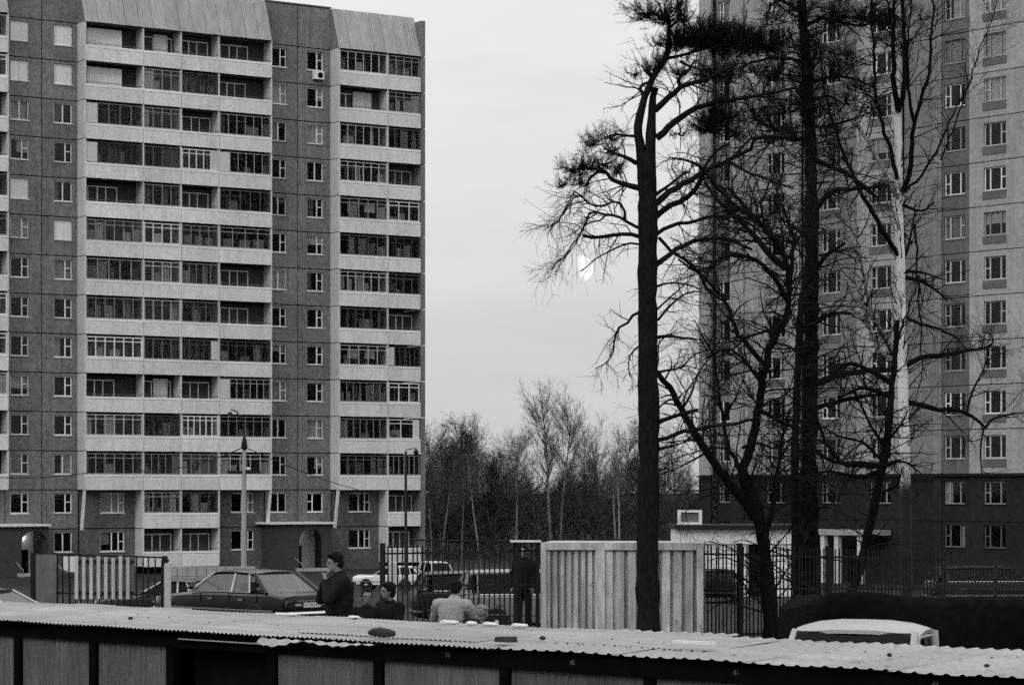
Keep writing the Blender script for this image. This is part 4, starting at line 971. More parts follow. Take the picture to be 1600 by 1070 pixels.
    m = MB().box(0, .62, 0, .06, 0, .035).build('batten', MATS['wood_white'], None, R.matrix_basis @ Vector((12.0, .74, EZ + .12)), rz); tag(m, 'pale batten along the lifted roof sheet edge', 'batten')
shed()

# ------------------------------------------------------------------ corrugated container behind
def container():
    P0 = Vector((px(845, 0, 45.3).x, 45.3)); P1 = Vector((px(1099, 0, 45.0).x, 45.0)); d = P1 - P0; L = d.length
    g = .6; top = 3.05; R = thing('container', 'pale corrugated metal container with rusty streaks behind the tall pine', 'container', (P0.x, P0.y, 0), math.atan2(d.y, d.x))
    s = L * 90 / 254; M_ = MATS['container']
    def ribs(a, c, n, f0=.5):
        rows = [[], []]
        for i in range(n):
            w_ = (c - a) / n; x = a + i * w_
            for q, y in ((0, .0), (f0, .0), (f0 + .08, .08), (.93, .08), (.999, .0)):
                jj = random.Random(int(x * 900 + q * 70)).uniform(-.012, .012)
                for k, z in ((0, g), (1, top - .14)): rows[k].append((x + q * w_ + jj * (1 - k), y + .03 + jj * (.6 if k else 1), z))
        return MB().grid(rows)
    ribs(.1, s - .05, 7, .52).build('side_sheet', M_, R); ribs(s + .12, L - .12, 8, .68).build('side_sheet', M_, R)
    MB().box(0, .1, -.02, .12, g - .4, top).build('corner_post', M_, R); MB().box(s - .05, s + .12, -.03, .12, g - .4, top - .13).build('middle_post', M_, R)
    MB().box(L - .12, L, -.02, .12, g - .4, top - .04).build('corner_post', M_, R)
    MB().box(.1, L - .12, -.03, .1, top - .13, top).build('top_rail', M_, R)
    MB().box(0, L, .12, 2.2, top - .05, top - .01).build('roof', M_, R); MB().box(0.02, L - .02, .13, 2.2, g - .4, top - .06).build('inner_body', MATS['concrete_dark'], R)
    # kiosk canopy on the left
    K = thing('kiosk_canopy', 'thin pale flat canopy on iron posts left of the container', 'canopy', (px(797, 0, 47).x, 47, 0))
    MB().box(0, .58, -.1, .35, 3.02, 3.05).build('canopy_slab', MATS['parapet'], K)
    for x in (.1, .5):
        MB().box(x, x + .05, -.05, .0, .4, 3.02).build('post', MATS['iron'], K)
container()

# ------------------------------------------------------------------ iron railings
def railing(label, x0, Z0, x1, Z1, ytop0, ytop1, step, mt='iron', posts=(), rails=(.1, .45, .92), gap=None, r=.011):
    a = Vector((px(x0, 0, Z0).x, Z0)); b = Vector((px(x1, 0, Z1).x, Z1)); d = b - a; L = d.length
    R = thing('iron_railing', label, 'railing', (a.x, a.y, 0), math.atan2(d.y, d.x)); n = int(L / step)
    zt = lambda t: CAMZ - ((ytop0 + (ytop1 - ytop0) * t) - HY) / F * (Z0 + (Z1 - Z0) * t)
    zg = lambda t: ground_z(a.x + d.x * t, a.y + d.y * t)
    for i in range(n + 1):
        t = i / n
        if gap and gap[0] < t < gap[1]: continue
        h = zt(t) - zg(t) + .1
        m = cached(('bar', round(h, 1), r, mt), lambda: MB().box(-r, r, -r, r, 0, round(h, 1)).mesh('bar', MATS[mt]))
        o = put('bar', m, R, (t * L + rnd.uniform(-.006, .006), 0, zt(t) - round(h, 1) + rnd.uniform(-.012, .012))); o.rotation_euler = (rnd.uniform(-.008, .008), rnd.uniform(-.009, .009), 0)
    for q in rails:
        z0 = zt(0) - q * (zt(0) - zg(0)); z1 = zt(1) - q * (zt(1) - zg(1))
        MB().hexa([(0, -.02, z0), (L, -.02, z1), (L, -.012, z1), (0, -.012, z0), (0, -.02, z0 + .035), (L, -.02, z1 + .035), (L, -.012, z1 + .035), (0, -.012, z0 + .035)]).build('rail', MATS[mt], R)
    for t in posts:
        MB().box(t * L - .04, t * L + .04, -.045, .035, zg(t) - .2, zt(t) + .05).build('post', MATS[mt], R)
    return R
railing('black iron railing with thin bars in the middle, left of the container', 598, 48.5, 846, 47.2, 852, 846, .105, posts=(.0, .845))
railing('tall iron railing running right from the container to the birch', 1100, 45.6, 1476, 48.5, 851, 862, .085, 'iron', posts=(.14, .5), r=.010)
railing('low iron railing at the right edge in front of the parked estate car', 1474, 78, 1640, 74, 878, 877, .16, 'iron_grey', posts=(0, .5), r=.012)
railing('iron railing on the left with a corrugated sheet hung on it', 52, 51, 262, 50, 866, 872, .135, posts=(0, .16, .98), rails=(.0, .5))

def left_fence_bits():
    a = px(119, 868, 50.3); b = px(207, 936, 50.0); W = b.x - a.x; H = a.z - b.z; rows = [[], []]
    o = thing('slat_screen', 'screen of pale upright slats hung on the left iron railing', 'screen', (a.x, 50.12, b.z)); sp = mat('sheet_pale', .46, .6, .2, 5, .1, .08, (1, 1, .3), stain=.2)
    for i in range(8): MB().prism([(i / 8 * W, 0), ((i + .1) / 8 * W, -.02), ((i + .42) / 8 * W, -.02), ((i + .52) / 8 * W, 0), ((i + .5) / 8 * W, .012), ((i + .02) / 8 * W, .012)], 0, H - .02 * (i % 3), 'z').build('slat', sp, o)
    for z in (H * .12, H * .85): MB().box(0, W, .014, .04, z, z + .05).build('cross_rail', MATS['iron'], o)
    MB().box(0, W, .05, .06, 0, H * .97).build('backing', MATS['concrete_dark'], o)
    a = px(56, 866, 50.6); b = px(88, 945, 50.6); o = MB().box(0, b.x - a.x, 0, .03, 0, a.z - b.z + .3).build('sheet_panel', MATS['right_dark'], None, (a.x, 50.6, b.z - .3)); tag(o, 'plain grey metal sheet on the left end of the railing', 'sheet')
    a = px(97, 869, 51.6); b = px(118, 893, 51.6); w_ = b.x - a.x; h = a.z - b.z
    o = MB().prism([(0, h * .2), (w_ * .1, h), (w_, h), (w_, 0), (w_ * .45, 0)], 0, .04, 'y').build('white_board', MATS['white_paint'], None, (a.x, 51.6, b.z)); tag(o, 'white board with a cut corner behind the left railing', 'board')
    MB().box(w_ * .5, w_ * .6, .045, .1, -1.6, h * .9).build('stake', MATS['iron'], o)
    # concrete posts
    for (x, Z, y, wd, lab) in ((262, 49.6, 880, 10, 'pale concrete post at the front of the parked dark sedan'), (613, 53, 879, 15, 'pale thick concrete post behind the seated people')):
        t = px(x, y, Z); w2 = wd / F * Z / 2; g = ground_z(t.x, Z) - .2
        o = MB().hexa([(-w2, -w2, g), (w2, -w2, g), (w2, w2, g), (-w2, w2, g), (-w2 * .96, -w2 * .96, t.z), (w2 * .96, -w2 * .96, t.z + .01), (w2 * .96, w2 * .96, t.z + .02), (-w2 * .96, w2 * .96, t.z)]).build('concrete_post', mat('post_pale', .44, .9, .15, 8, .3), None, (t.x, Z, 0)); tag(o, lab, 'post')
    # low wall behind the sedan
    Z = 92; a = px(262, 885, Z); b = px(398, 884, Z); R = thing('low_wall', 'low pale concrete block wall behind the parked sedan', 'wall', (a.x, Z, 0))
    n = 9; wd = (b.x - a.x) / n
    for i in range(n):
        for k in range(3):
            MB().box(i * wd + .01, (i + 1) * wd - .01, 0, .3, a.z - .36 * (k + 1) + .01, a.z - .36 * k).build('block', MATS['concrete'], R)
left_fence_bits()

# ------------------------------------------------------------------ lamp posts and cables
def lamp_posts():
    Z = 100; t = px(381, 690, Z); g = ground_z(t.x, Z); R = thing('street_lamp', 'pale concrete lamp post with crossarm in front of the main balconies', 'street lamp', (t.x, Z, 0))
    MB().tube([(0, 0, g - .2), (0, 0, g + 3), (0.02, 0, t.z)], [.12, .105, .075], 10).build('pole', MATS['concrete'], R, smooth=60)
    MB().box(-.64, .66, -.05, .05, px(0, 740, Z).z, px(0, 735, Z).z).build('crossarm', MATS['iron'], R)
    MB().tube([(.02, 0, t.z - .6), (.02, 0, t.z + .2), (-.05, 0, t.z + .8), (-.28, 0, t.z + 1.2), (-.52, 0, t.z + 1.28)], .03, 6).build('arm', MATS['iron'], R)
    h = MB().lathe([(.02, .12), (.08, .08), (.12, 0), (.10, -.03)], 'z', (-.55, 0, t.z + 1.08), 10).build('lamp_head', MATS['iron'], R); MB().ball((-.55, 0, t.z + 1.05), (.07, .07, .06), 8, 6).build('bulb', MATS['lamp_glass'], h)
    b = MB().lathe([(.03, -.35), (.13, -.1), (.11, .1), (.03, .35)], 'z', (.02, 0, t.z - .1), 8).build('insulator', MATS['iron'], R)
    MB().lathe([(.02, .06), (.09, 0), (.07, -.05)], 'z', (.18, -.1, px(0, 732, Z).z), 8).build('small_lamp', MATS['white_paint'], R)
    Z2 = 130; t2 = px(634, 706, Z2); g2 = ground_z(t2.x, Z2); R2 = thing('street_lamp', 'thin dark lamp post with bent arm before the right-hand balconies', 'street lamp', (t2.x, Z2, 0))
    MB().tube([(0, 0, g2 - .2), (0, 0, t2.z)], [.09, .06], 8).build('pole', MATS['iron_grey'], R2); MB().tube([(0, 0, t2.z), (.06, 0, t2.z + .12), (.5, 0, t2.z + .2)], .025, 6).build('arm', MATS['iron'], R2)
    MB().lathe([(.02, .1), (.14, -.1), (.1, -.2), (.02, -.28)], 'z', (.53, 0, t2.z + .1), 8).build('lamp_head', MATS['iron'], R2)
    def cable(a, b, sag, lab):
        pts = [a.lerp(b, k / 14) - Vector((0, 0, sag * 4 * (k / 14) * (1 - k / 14))) for k in range(15)]
        o = MB().tube(pts, .022, 5).build('cable', MATS['iron']); tag(o, lab, 'cable')
    top = Vector((t.x + .02, Z, t.z - .2))
    cable(top, px(215, 736, 130), .3, 'thin cable from the concrete lamp post down to the left'); cable(top, px(560, 765, 150), .15, 'thin cable from the concrete lamp post to the right-hand balconies'); cable(px(-60, 742, 120), px(140, 738, 130), .2, 'thin cable crossing low in front of the wall at the left edge')
    cable(px(640, 843, 60), px(1000, 841, 62), .05, 'thin cable above the iron railing in front of the wood'); cable(px(640, 770, 170), px(700, 790, 150), .05, 'thin cable beside the corner of the dark block')
lamp_posts()

# ------------------------------------------------------------------ moon
def moon():
    D = 4000; c = px(906.5, 420, D); r = 20.5 / F * D
    m = bpy.data.materials.new('moonlight'); m.use_nodes = True; n = m.node_tree; N = n.nodes; N.clear(); Lk = n.links
    o = N.new('ShaderNodeOutputMaterial'); ad = N.new('ShaderNodeAddShader'); tr = N.new('ShaderNodeBsdfTransparent'); em = N.new('ShaderNodeEmission')
    g = N.new('ShaderNodeNewGeometry'); dt = N.new('ShaderNodeVectorMath'); dt.operation = 'DOT_PRODUCT'; dt.inputs[1].default_value = Vector((.93, -.30, .2)).normalized()
    Lk.new(g.outputs['True Normal'], dt.inputs[0]); mr_ = N.new('ShaderNodeMapRange'); mr_.inputs[1].default_value = -.02; mr_.inputs[2].default_value = .4; mr_.inputs[4].default_value = .36
    t = N.new('ShaderNodeTexNoise'); t.inputs['Scale'].default_value = .12; t.inputs['Detail'].default_value = 4; tc = N.new('ShaderNodeTexCoord'); Lk.new(tc.outputs['Object'], t.inputs['Vector'])
    r2 = N.new('ShaderNodeMapRange'); r2.inputs[1].default_value = .35; r2.inputs[2].default_value = .65; r2.inputs[3].default_value = .7; r2.inputs[4].default_value = 1.05; Lk.new(t.outputs[0], r2.inputs[0])
    mu_ = N.new('ShaderNodeMath'); mu_.operation = 'MULTIPLY'; Lk.new(dt.outputs['Value'], mr_.inputs[0]); Lk.new(mr_.outputs[0], mu_.inputs[0]); Lk.new(r2.outputs[0], mu_.inputs[1]); Lk.new(mu_.outputs[0], em.inputs[1])
    Lk.new(tr.outputs[0], ad.inputs[0]); Lk.new(em.outputs[0], ad.inputs[1]); Lk.new(ad.outputs[0], o.inputs[0])
    # light shows on the near half only: the far half is culled
    bm = bmesh.new(); bmesh.ops.create_uvsphere(bm, u_segments=40, v_segments=24, radius=r)
    bmesh.ops.delete(bm, geom=[v for v in bm.verts if v.co.y > r * .1], context='VERTS')
    me = bpy.data.meshes.new('moon'); bm.to_mesh(me); bm.free(); me.materials.append(m); q = put('moon', me, None, c); tag(q, 'pale gibbous moon low in the sky behind the drooping pine twigs', 'moon')
moon()

# ------------------------------------------------------------------ vehicles
def wheel(R, x, y, r, s):
    t = MB().lathe([(r * .6, -.09 * s), (r * .93, -.09 * s), (r, -.05 * s), (r, .05 * s), (r * .93, .09 * s), (r * .6, .09 * s)], 'y', (0, 0, 0), 20).build('wheel', MATS['tyre'], R, (x, y, r), smooth=40)
    MB().lathe([(r * .62, .0), (r * .6, .075 * s), (r * .45, .06 * s), (r * .2, .085 * s), (r * .05, .09 * s)], 'y', (0, 0, 0), 16).build('rim', MATS['chrome'], t, (0, 0.012 * s, 0), smooth=40)

def car(name, label, cat, loc, rz, paint, L=4.7, W=1.76, H=1.45, style='sedan', group=None, plate=None):
    """nose towards +x, origin on the ground under the middle"""
    R = thing(name, label, cat, loc, rz, group); h = W / 2; x0, x1 = -L / 2, L / 2
    wr = .31; belt = .92 if style != 'suv' else 1.02; f = MATS[paint]
    # lower body lofted through stations: (x, sill height, shoulder height, half width)
    if style == 'sedan': st = [(x0, .42, .78, h * .84), (x0 + .05, .30, .86, h * .94), (x0 + .45, .24, .93, h), (x0 + 1.15, .22, belt, h), (0, .2, belt, h), (x1 - 1.75, .2, belt - .02, h), (x1 - 1.2, .22, .88, h), (x1 - .35, .26, .80, h * .97), (x1 - .06, .32, .72, h * .9), (x1, .42, .64, h * .8)]
    else: st = [(x0, .42, .96, h * .88), (x0 + .05, .32, belt, h * .96), (x0 + .4, .26, belt + .01, h), (0, .24, belt, h), (x1 - 1.5, .24, belt, h), (x1 - 1.1, .26, belt - .06, h), (x1 - .3, .28, .88, h * .97), (x1 - .05, .34, .80, h * .9), (x1, .44, .7, h * .82)]
    rows = []
    for (x, a, b, q) in st:
        m_ = a + (b - a) * .55; half = [(q * .8, a), (q * .97, a + .08), (q, m_), (q * .97, b - .07), (q * .9, b - .015), (q * .6, b + .012), (0, b + .02)]
        ring = [(x, -p, z) for p, z in half] + [(x, p, z) for p, z in half[-2::-1]]; rows.append(ring)
    b = MB(); b.grid(rows); n = len(rows[0]); b.face([k for k in range(n)][::-1]); b.face([len(b.v) - n + k for k in range(n)])
    for i in range(len(rows) - 1): b.face((i * n, (i + 1) * n, (i + 1) * n + n - 1, i * n + n - 1))
    b.build('body', f, R, smooth=38)
    # greenhouse
    if style == 'sedan': xa, xb, xc, xd = x0 + .62, x0 + 1.25, x1 - 2.05, x1 - 1.38
    elif style == 'hatch': xa, xb, xc, xd = x0 + .1, x0 + .55, x1 - 1.95, x1 - 1.3
    else: xa, xb, xc, xd = x0 + .08, x0 + .32, x1 - 1.75, x1 - 1.15
    zb, zr = belt - .01, H; wb, wt = h * .9, h * .7; CG = MATS['car_glass' if plate else 'truck_glass']
    rows = []
    for x, dz in ((xb - .02, -.03), (xb + .15, 0), ((xb + xc) / 2, .02), (xc - .15, 0), (xc + .04, -.04)):
        rows.append([(x, y * wt, zr + dz - .05 * abs(y) ** 2.5) for y in (-1.04, -.9, -.5, 0, .5, .9, 1.04)])
    lo = [[(p[0], p[1] * .98, p[2] - .05) for p in r] for r in rows]
    b = MB(); b.grid(rows); b.grid(lo)
    n = 7
    o2 = len(rows) * n
    for i in range(len(rows) - 1):
        for e in (0, n - 1): b.face((i * n + e, (i + 1) * n + e, o2 + (i + 1) * n + e, o2 + i * n + e))
    for i in (0, len(rows) - 1):
        for k in range(n - 1): b.face((i * n + k, i * n + k + 1, o2 + i * n + k + 1, o2 + i * n + k))
    roof = b.build('roof', f, R, smooth=50)
    zt = zr - .07
    for s in (-1, 1):
        for (p, q, rr) in (((xd, zb), (xc, zt), .028), ((xa, zb), (xb, zt), .05), (((xb + xc) / 2 - .1, zb), ((xb + xc) / 2 - .05, zt), .03), (((xa + xb) / 2 + .3, zb), (xb + .18, zt), .022)):
            MB().tube([(p[0], s * wb, p[1]), (q[0], s * wt, q[1])], rr, 6).build('pillar', f if rr > .04 or style != 'sedan' else MATS['trim'], R)
        mid = (xb + xc) / 2 - .08
        for (a, c, d, e) in (((xa + xb) / 2 + .32, mid - .03, mid - .0, xb + .2), (mid + .03, xd - .1, xc - .05, mid + .05)):
            MB().hexa([(a, s * wb * .985, zb), (c, s * wb * .985, zb), (c, s * wb * .975, zb), (a, s * wb * .975, zb), (e, s * wt * .99, zt), (d, s * wt * .99, zt), (d, s * wt * .98, zt), (e, s * wt * .98, zt)]).build('side_window', CG, R)
            MB().tube([(a, s * wb * .995, zb + .01), (c, s * wb * .995, zb + .01)], .012, 5).build('window_trim', MATS['chrome'], R)
        for x in (mid - .55, mid + .55): MB().box(x, x + .16, s * (h + .004), s * (h + .03), .74, .78).build('door_handle', MATS['chrome'], R)
        for x, w_ in ((x0 + .02, 'tail_light'), (x1 - .05, 'headlight')):
            MB().box(x - .02, x + .05, s * h * .5, s * h * .85, .62, .76).build(w_, MATS['red_lamp' if w_ == 'tail_light' else 'lamp_glass'], R)
        for x in (x0 + .95, x1 - .85): wheel(R, x, s * (h - .09), wr, s)
        MB().ball((xd - .25, s * (h + .1), zb + .1), (.07, .1, .06), 8, 6).build('mirror', MATS['car_black'], R)
        MB().box(x0 + .3, x1 - .35, s * (h + .001), s * (h + .012), .50, .54).build('side_moulding', MATS['chrome'], R)
        for x in (mid - 1.02, mid - .02, mid + 1.0): MB().box(x, x + .012, s * (h - .02), s * (h + .003), .32, belt - .04).build('door_seam', MATS['ink'], R)
        for x in (x0 + .95, x1 - .85): MB().lathe([(wr + .07, 0), (wr + .06, s * .01), (wr + .02, s * .012), (wr * .9, s * .0)], 'y', (x, s * (h - .002), wr), 20).build('wheel_arch', MATS['ink'], R)
    for (nm, p, q) in (('windshield', (xd, zb), (xc, zt)), ('rear_window', (xa, zb), (xb, zt))):
        e = .012 if nm == 'windshield' else -.012
        MB().hexa([(p[0], -wb * .95, p[1]), (p[0], wb * .95, p[1]), (p[0] - e, wb * .95, p[1]), (p[0] - e, -wb * .95, p[1]), (q[0], -wt * .95, q[1]), (q[0], wt * .95, q[1]), (q[0] - e, wt * .95, q[1]), (q[0] - e, -wt * .95, q[1])]).build(nm, CG, R)
    MB().box(xa + .1, xd - .1, -wb * .9, wb * .9, .3, zb - .04).build('interior', MATS['shed_dark'], R)
    for s in (-1, 1):
        MB().box(mid - .1, mid, s * .12, s * .55, zb - .1, zb + .22).build('seat_back', MATS['concrete_dark'], R)
    for (x, nm) in ((x0 - .03, 'rear_bumper'), (x1 + .03, 'front_bumper')):
        s = -1 if x < 0 else 1
        MB().tube([(x - s * .25, -h * .98, .46), (x - s * .04, -h * .9, .46), (x + s * .02, 0, .46), (x - s * .04, h * .9, .46), (x - s * .25, h * .98, .46)], .055, 6).build(nm, MATS['chrome' if style == 'sedan' else 'car_black'], R)
    MB().box(x1 - .02, x1 + .01, -h * .45, h * .45, .55, .66).build('grille', MATS['chrome'], R)
    if plate:
        p = MB().box(-.012, 0, -.26, .26, -.056, .056).build('number_plate', MATS['plate'], R, (x0 - .025, 0, .66))
        m = text_mesh('plate_text', plate, .105, MATS['ink'], .001); t = put('plate_text', m, p, (-.0145, 0, 0)); t.rotation_euler = (math.pi / 2, 0, -math.pi / 2)
        for s in (-1, 1): MB().box(x0 - .035, x0 - .0, s * .32, s * .5, .64, .69).build('reflector', MATS['lamp_glass'], R)
        MB().box(x0 - .03, x0 + .02, -.45, .45, .745, .765).build('boot_trim', MATS['chrome'], R)
    return R

def at(x, Z, z=None):
    X = (x - CX) / F * Z; return (X, Z, ground_z(X, Z) if z is None else z)

car('sedan_car', 'dark sedan with chrome trim and rear number plate, parked facing away on the left', 'car', at(382, 59.0), math.radians(136), 'car_black', L=4.75, W=1.8, H=1.42, plate='X733OX50')
car('sedan_car', 'dark car at the left edge behind the shed roof', 'car', at(-8, 47, .82), math.radians(-12), 'car_dark', L=4.3, W=1.7, H=1.35)
car('sedan_car', 'dark car parked beyond the concrete post, nose behind the dark sedan', 'car', at(268, 74), math.radians(165), 'car_dark', L=4.3, W=1.7, H=1.38)
car('hatchback_car', 'white car standing side-on before the dark block', 'car', at(607, 148), math.radians(174), 'car_white', L=4.1, W=1.65, H=1.42, style='hatch')
car('minibus', 'small white van parked right of the white car by the wood', 'van', at(684, 170, -2.6), math.radians(-70), 'car_white', L=4.4, W=1.7, H=1.75, style='suv')
car('estate_car', 'dark estate car parked behind the iron railing, left of the container', 'car', at(773, 68, .28), math.radians(8), 'car_dark', L=4.5, W=1.75, H=1.52, style='suv')
car('minibus', 'grey van parked close behind the container corner', 'van', at(852, 64, .35), math.radians(6), 'car_grey', L=4.6, W=1.8, H=1.62, style='suv')
car('estate_car', 'dark car with pale roof line behind the low railing at right edge', 'car', at(1548, 92, -.35), math.radians(5), 'car_dark', L=4.6, W=1.75, H=1.55, style='suv')
car('hatchback_car', 'dark car parked before the white pavilion', 'car', at(1123, 108), math.radians(80), 'car_dark', L=4.1, W=1.7, H=1.45, style='hatch')

def white_van():
    Z = 33.0; x = (1345 - CX) / F * Z; R = thing('pickup_truck', 'white truck cab with dark windscreen showing above the shed roof, lower right', 'truck', (x, Z, .02), math.radians(-90 - 24))
    # nose towards +x (towards the camera, turned slightly left)
    h = .92; f = mat('van_white', .36, .4, .08, 3, 0, 0, spec=.4, stain=.06); zr = 2.25
    rows = []
    for (X, t, b, q) in ((-.72, 1.40, .4, h * .97), (-.66, 1.42, .3, h), (0, 1.42, .28, h), (1.0, 1.40, .28, h), (1.6, 1.05, .3, h * .97), (2.0, .85, .36, h * .88), (2.08, .7, .45, h * .75)):
        half = [(q * .85, b), (q, b + .1), (q * 1.02, (b + t) / 2), (q * .98, t - .05), (q * .8, t), (0, t + .02)]
        rows.append([(X, -p, z) for p, z in half] + [(X, p, z) for p, z in half[-2::-1]])
    b = MB().grid(rows); n = len(rows[0]); b.face(list(range(n))[::-1]); b.face([len(b.v) - n + k for k in range(n)]); b.build('body', f, R, smooth=40)
    rows = []
    for X, dz, q in ((-.66, -.12, .86), (-.6, -.05, .90), (-.45, -.0, .92), (-.25, .02, .93), (0, .01, .93), (.24, -.03, .91), (.38, -.09, .88)):
        rows.append([(X - .10 * abs(y) ** 2 * (1 if X > 0 else 0), y * q * h * .97, zr + dz - .09 * abs(y) ** 3.5) for y in (-1.05, -.95, -.75, -.4, 0, .4, .75, .95, 1.05)])
    lo = [[(p[0], p[1] * .985, p[2] - .05) for p in r] for r in rows]
    b = MB().grid(rows).grid(lo); n = 9; o2 = len(rows) * n
    for i in range(len(rows) - 1):
        for e in (0, n - 1): b.face((i * n + e, (i + 1) * n + e, o2 + (i + 1) * n + e, o2 + i * n + e))
    for k in range(n - 1): b.face((len(rows) * n - n + k, len(rows) * n - n + k + 1, o2 + len(rows) * n - n + k + 1, o2 + len(rows) * n - n + k))
    b.build('roof', f, R, smooth=60)
    zt = 2.13
    for s in (-1, 1):
        MB().tube([(.82, s * h * .98, 1.40), (.56, s * h * .92, 1.8), (.3, s * h * .87, zt)], .05, 8).build('pillar', f, R)
        MB().tube([(-.45, s * h * .99, 1.40), (-.5, s * h * .92, zt)], .06, 8).build('pillar', f, R)
        MB().tube([(.76, s * h * .99, 1.42), (.5, s * h * .93, 1.80), (.2, s * h * .895, 2.07), (-.45, s * h * .9, 2.07), (-.45, s * h * 1.0, 1.42)], .035, 6).build('door_frame', f, R)
        MB().hexa([(.9, s * h * .96, 1.40), (-.45, s * h * .96, 1.40), (-.45, s * h * .95, 1.40), (.9, s * h * .95, 1.40), (.25, s * h * .88, zt), (-.45, s * h * .88, zt), (-.45, s * h * .87, zt), (.25, s * h * .87, zt)]).build('side_window', MATS['truck_glass'], R)
        MB().hexa([(-.7, s * h * .9, 1.4), (-.46, s * h * .9, 1.4), (-.46, s * h * .99, 1.4), (-.7, s * h * .99, 1.4), (-.64, s * h * .8, 2.06), (-.5, s * h * .8, 2.06), (-.5, s * h * .91, 2.06), (-.64, s * h * .91, 2.06)]).build('rear_pillar', f, R)
        MB().box(-2.6, -.8, s * h * .93, s * h * .99, .62, 1.12).build('bed_side', f, R)
        MB().box(2.0, 2.08, s * .5, s * .78, .55, .78).build('headlight', MATS['lamp_glass'], R)
        for X in (-1.8, 1.3): wheel(R, X, s * (h - .1), .33, s)
        MB().box(.75, .82, s * (h + .04), s * (h + .16), 1.35, 1.58).build('mirror', MATS['car_black'], R)
    MB().hexa([(.8, -h * .95, 1.38), (.8, h * .95, 1.38), (.785, h * .95, 1.38), (.785, -h * .95, 1.38), (.34, -h * .86, zt), (.34, h * .86, zt), (.325, h * .86, zt), (.325, -h * .86, zt)]).build('windshield', MATS['truck_glass'], R)
    MB().box(.6, .61, .6, .74, 1.78, 1.88).build('window_sticker', MATS['plate'], R)
    MB().box(-.68, -.62, -h * .85, h * .85, 1.3, 2.08).build('cab_back', f, R)
    MB().box(-2.6, -.76, -h * .93, h * .93, .55, .66).build('bed_floor', MATS['car_black'], R)
    MB().box(-.6, .9, -h * .85, h * .85, .6, 1.36).build('interior', MATS['shed_dark'], R)
    for s in (-1, 1): MB().box(-.5, -.35, s * .15, s * .65, 1.3, 1.85).build('seat_back', MATS['concrete_dark'], R)
    MB().box(2.06, 2.12, -.8, .8, .42, .52).build('front_bumper', MATS['car_black'], R)
white_van()

# ------------------------------------------------------------------ tarpaulin-covered stall on the right
def tarp_stall():
    x0, x1 = px(1238, 0, 40).x, px(1700, 0, 40).x; y0, y1 = 37.0, 42.0; n, m = 60, 30; rows = []
    R = thing('covered_stall', 'dark tarpaulin-covered stall behind the white van on the right', 'stall', (0, 0, 0))
    rr = random.Random(9); ph = [rr.uniform(0, 6) for _ in range(6)]
    for j in range(m + 1):
        v = j / m; row = []
        for i in range(n + 1):
            u = i / n; X = x0 + (x1 - x0) * u; fold = .05 * math.sin(u * 38 + ph[0]) + .03 * math.sin(u * 71 + ph[1])
            t = CAMZ - (930 - HY) / F * 38 + .025 * math.sin(u * 9 + ph[2]) + .02 * math.sin(u * 17 + ph[3]) - .06 * sstep(.4, .55, u) + .05 * sstep(.6, .75, u)
            t -= .12 * (1 - sstep(0, .05, u))
            if v < .45: Y = y0 + fold * (1 - v / .45) * 1.2; Z = .0 + (t - .0) * (v / .45)
            elif v < .55: q = (v - .45) / .1; Y = y0 + q * .5; Z = t + .05 * math.sin(q * math.pi)
            else:
                q = (v - .55) / .45; Y = y0 + .5 + q * (y1 - y0 - .5); Z = t - .22 * q - .05 * math.sin(q * math.pi) + .03 * math.sin(u * 21 + q * 5)
            row.append((X, Y, Z))
        rows.append(row)
    MB().grid(rows).build('tarpaulin', MATS['tarp'], R, smooth=70)
    for e in (0, n):
        edge = [r[e] for r in rows if r[e][2] > 1.2]; sx = -1 if e == 0 else 1
        MB().grid([edge] + [[(p[0] + sx * (.05 * k + .04 * math.sin(i * 1.3 + k)), p[1], p[2] * (1 - k / 5)) for i, p in enumerate(edge)] for k in range(1, 6)]).build('end_flap', MATS['tarp'], R, smooth=70)
    for X in (x0 + .3, (x0 + x1) / 2, x1 - .3):
        for Y in (y0 + .3, y1 - .3): MB().box(X - .04, X + .04, Y - .04, Y + .04, -.1, 2.25).build('frame_post', MATS['iron'], R)
tarp_stall()

# ------------------------------------------------------------------ people
def evaluated(o, name, m):
    dg = bpy.context.evaluated_depsgraph_get(); me = bpy.data.meshes.new_from_object(o.evaluated_get(dg)); me.materials.clear(); me.materials.append(m)
    me.polygons.foreach_set('use_smooth', [True] * len(me.polygons)); me.name = name; return me

CL = bpy.data.textures.new('folds', 'CLOUDS'); CL.noise_depth = 3
def fuse(mb, name, m, parent, voxel=.014, sm=3, fold=0, fs=.14):
    """overlapping pieces become one continuous skin"""
    o = mb.build('fusing', m); md = o.modifiers.new('r', 'REMESH'); md.mode = 'VOXEL'; md.voxel_size = voxel
    s = o.modifiers.new('s', 'SMOOTH'); s.factor = .5; s.iterations = sm
    if fold: CL.noise_scale = fs; d = o.modifiers.new('d', 'DISPLACE'); d.texture = CL; d.texture_coords = 'LOCAL'; d.strength = fold; d.mid_level = .5
    me = evaluated(o, name, m); bpy.data.objects.remove(o); return put(name, me, parent)

def capsule(b, p, q, r0, r1, n=10):
    p, q = Vector(p), Vector(q); b.tube([p, p.lerp(q, .33), p.lerp(q, .67), q], [r0, r0 * .7 + r1 * .3, r0 * .3 + r1 * .7, r1], n); b.ball(p, r0, n, 7); b.ball(q, r1, n, 7)

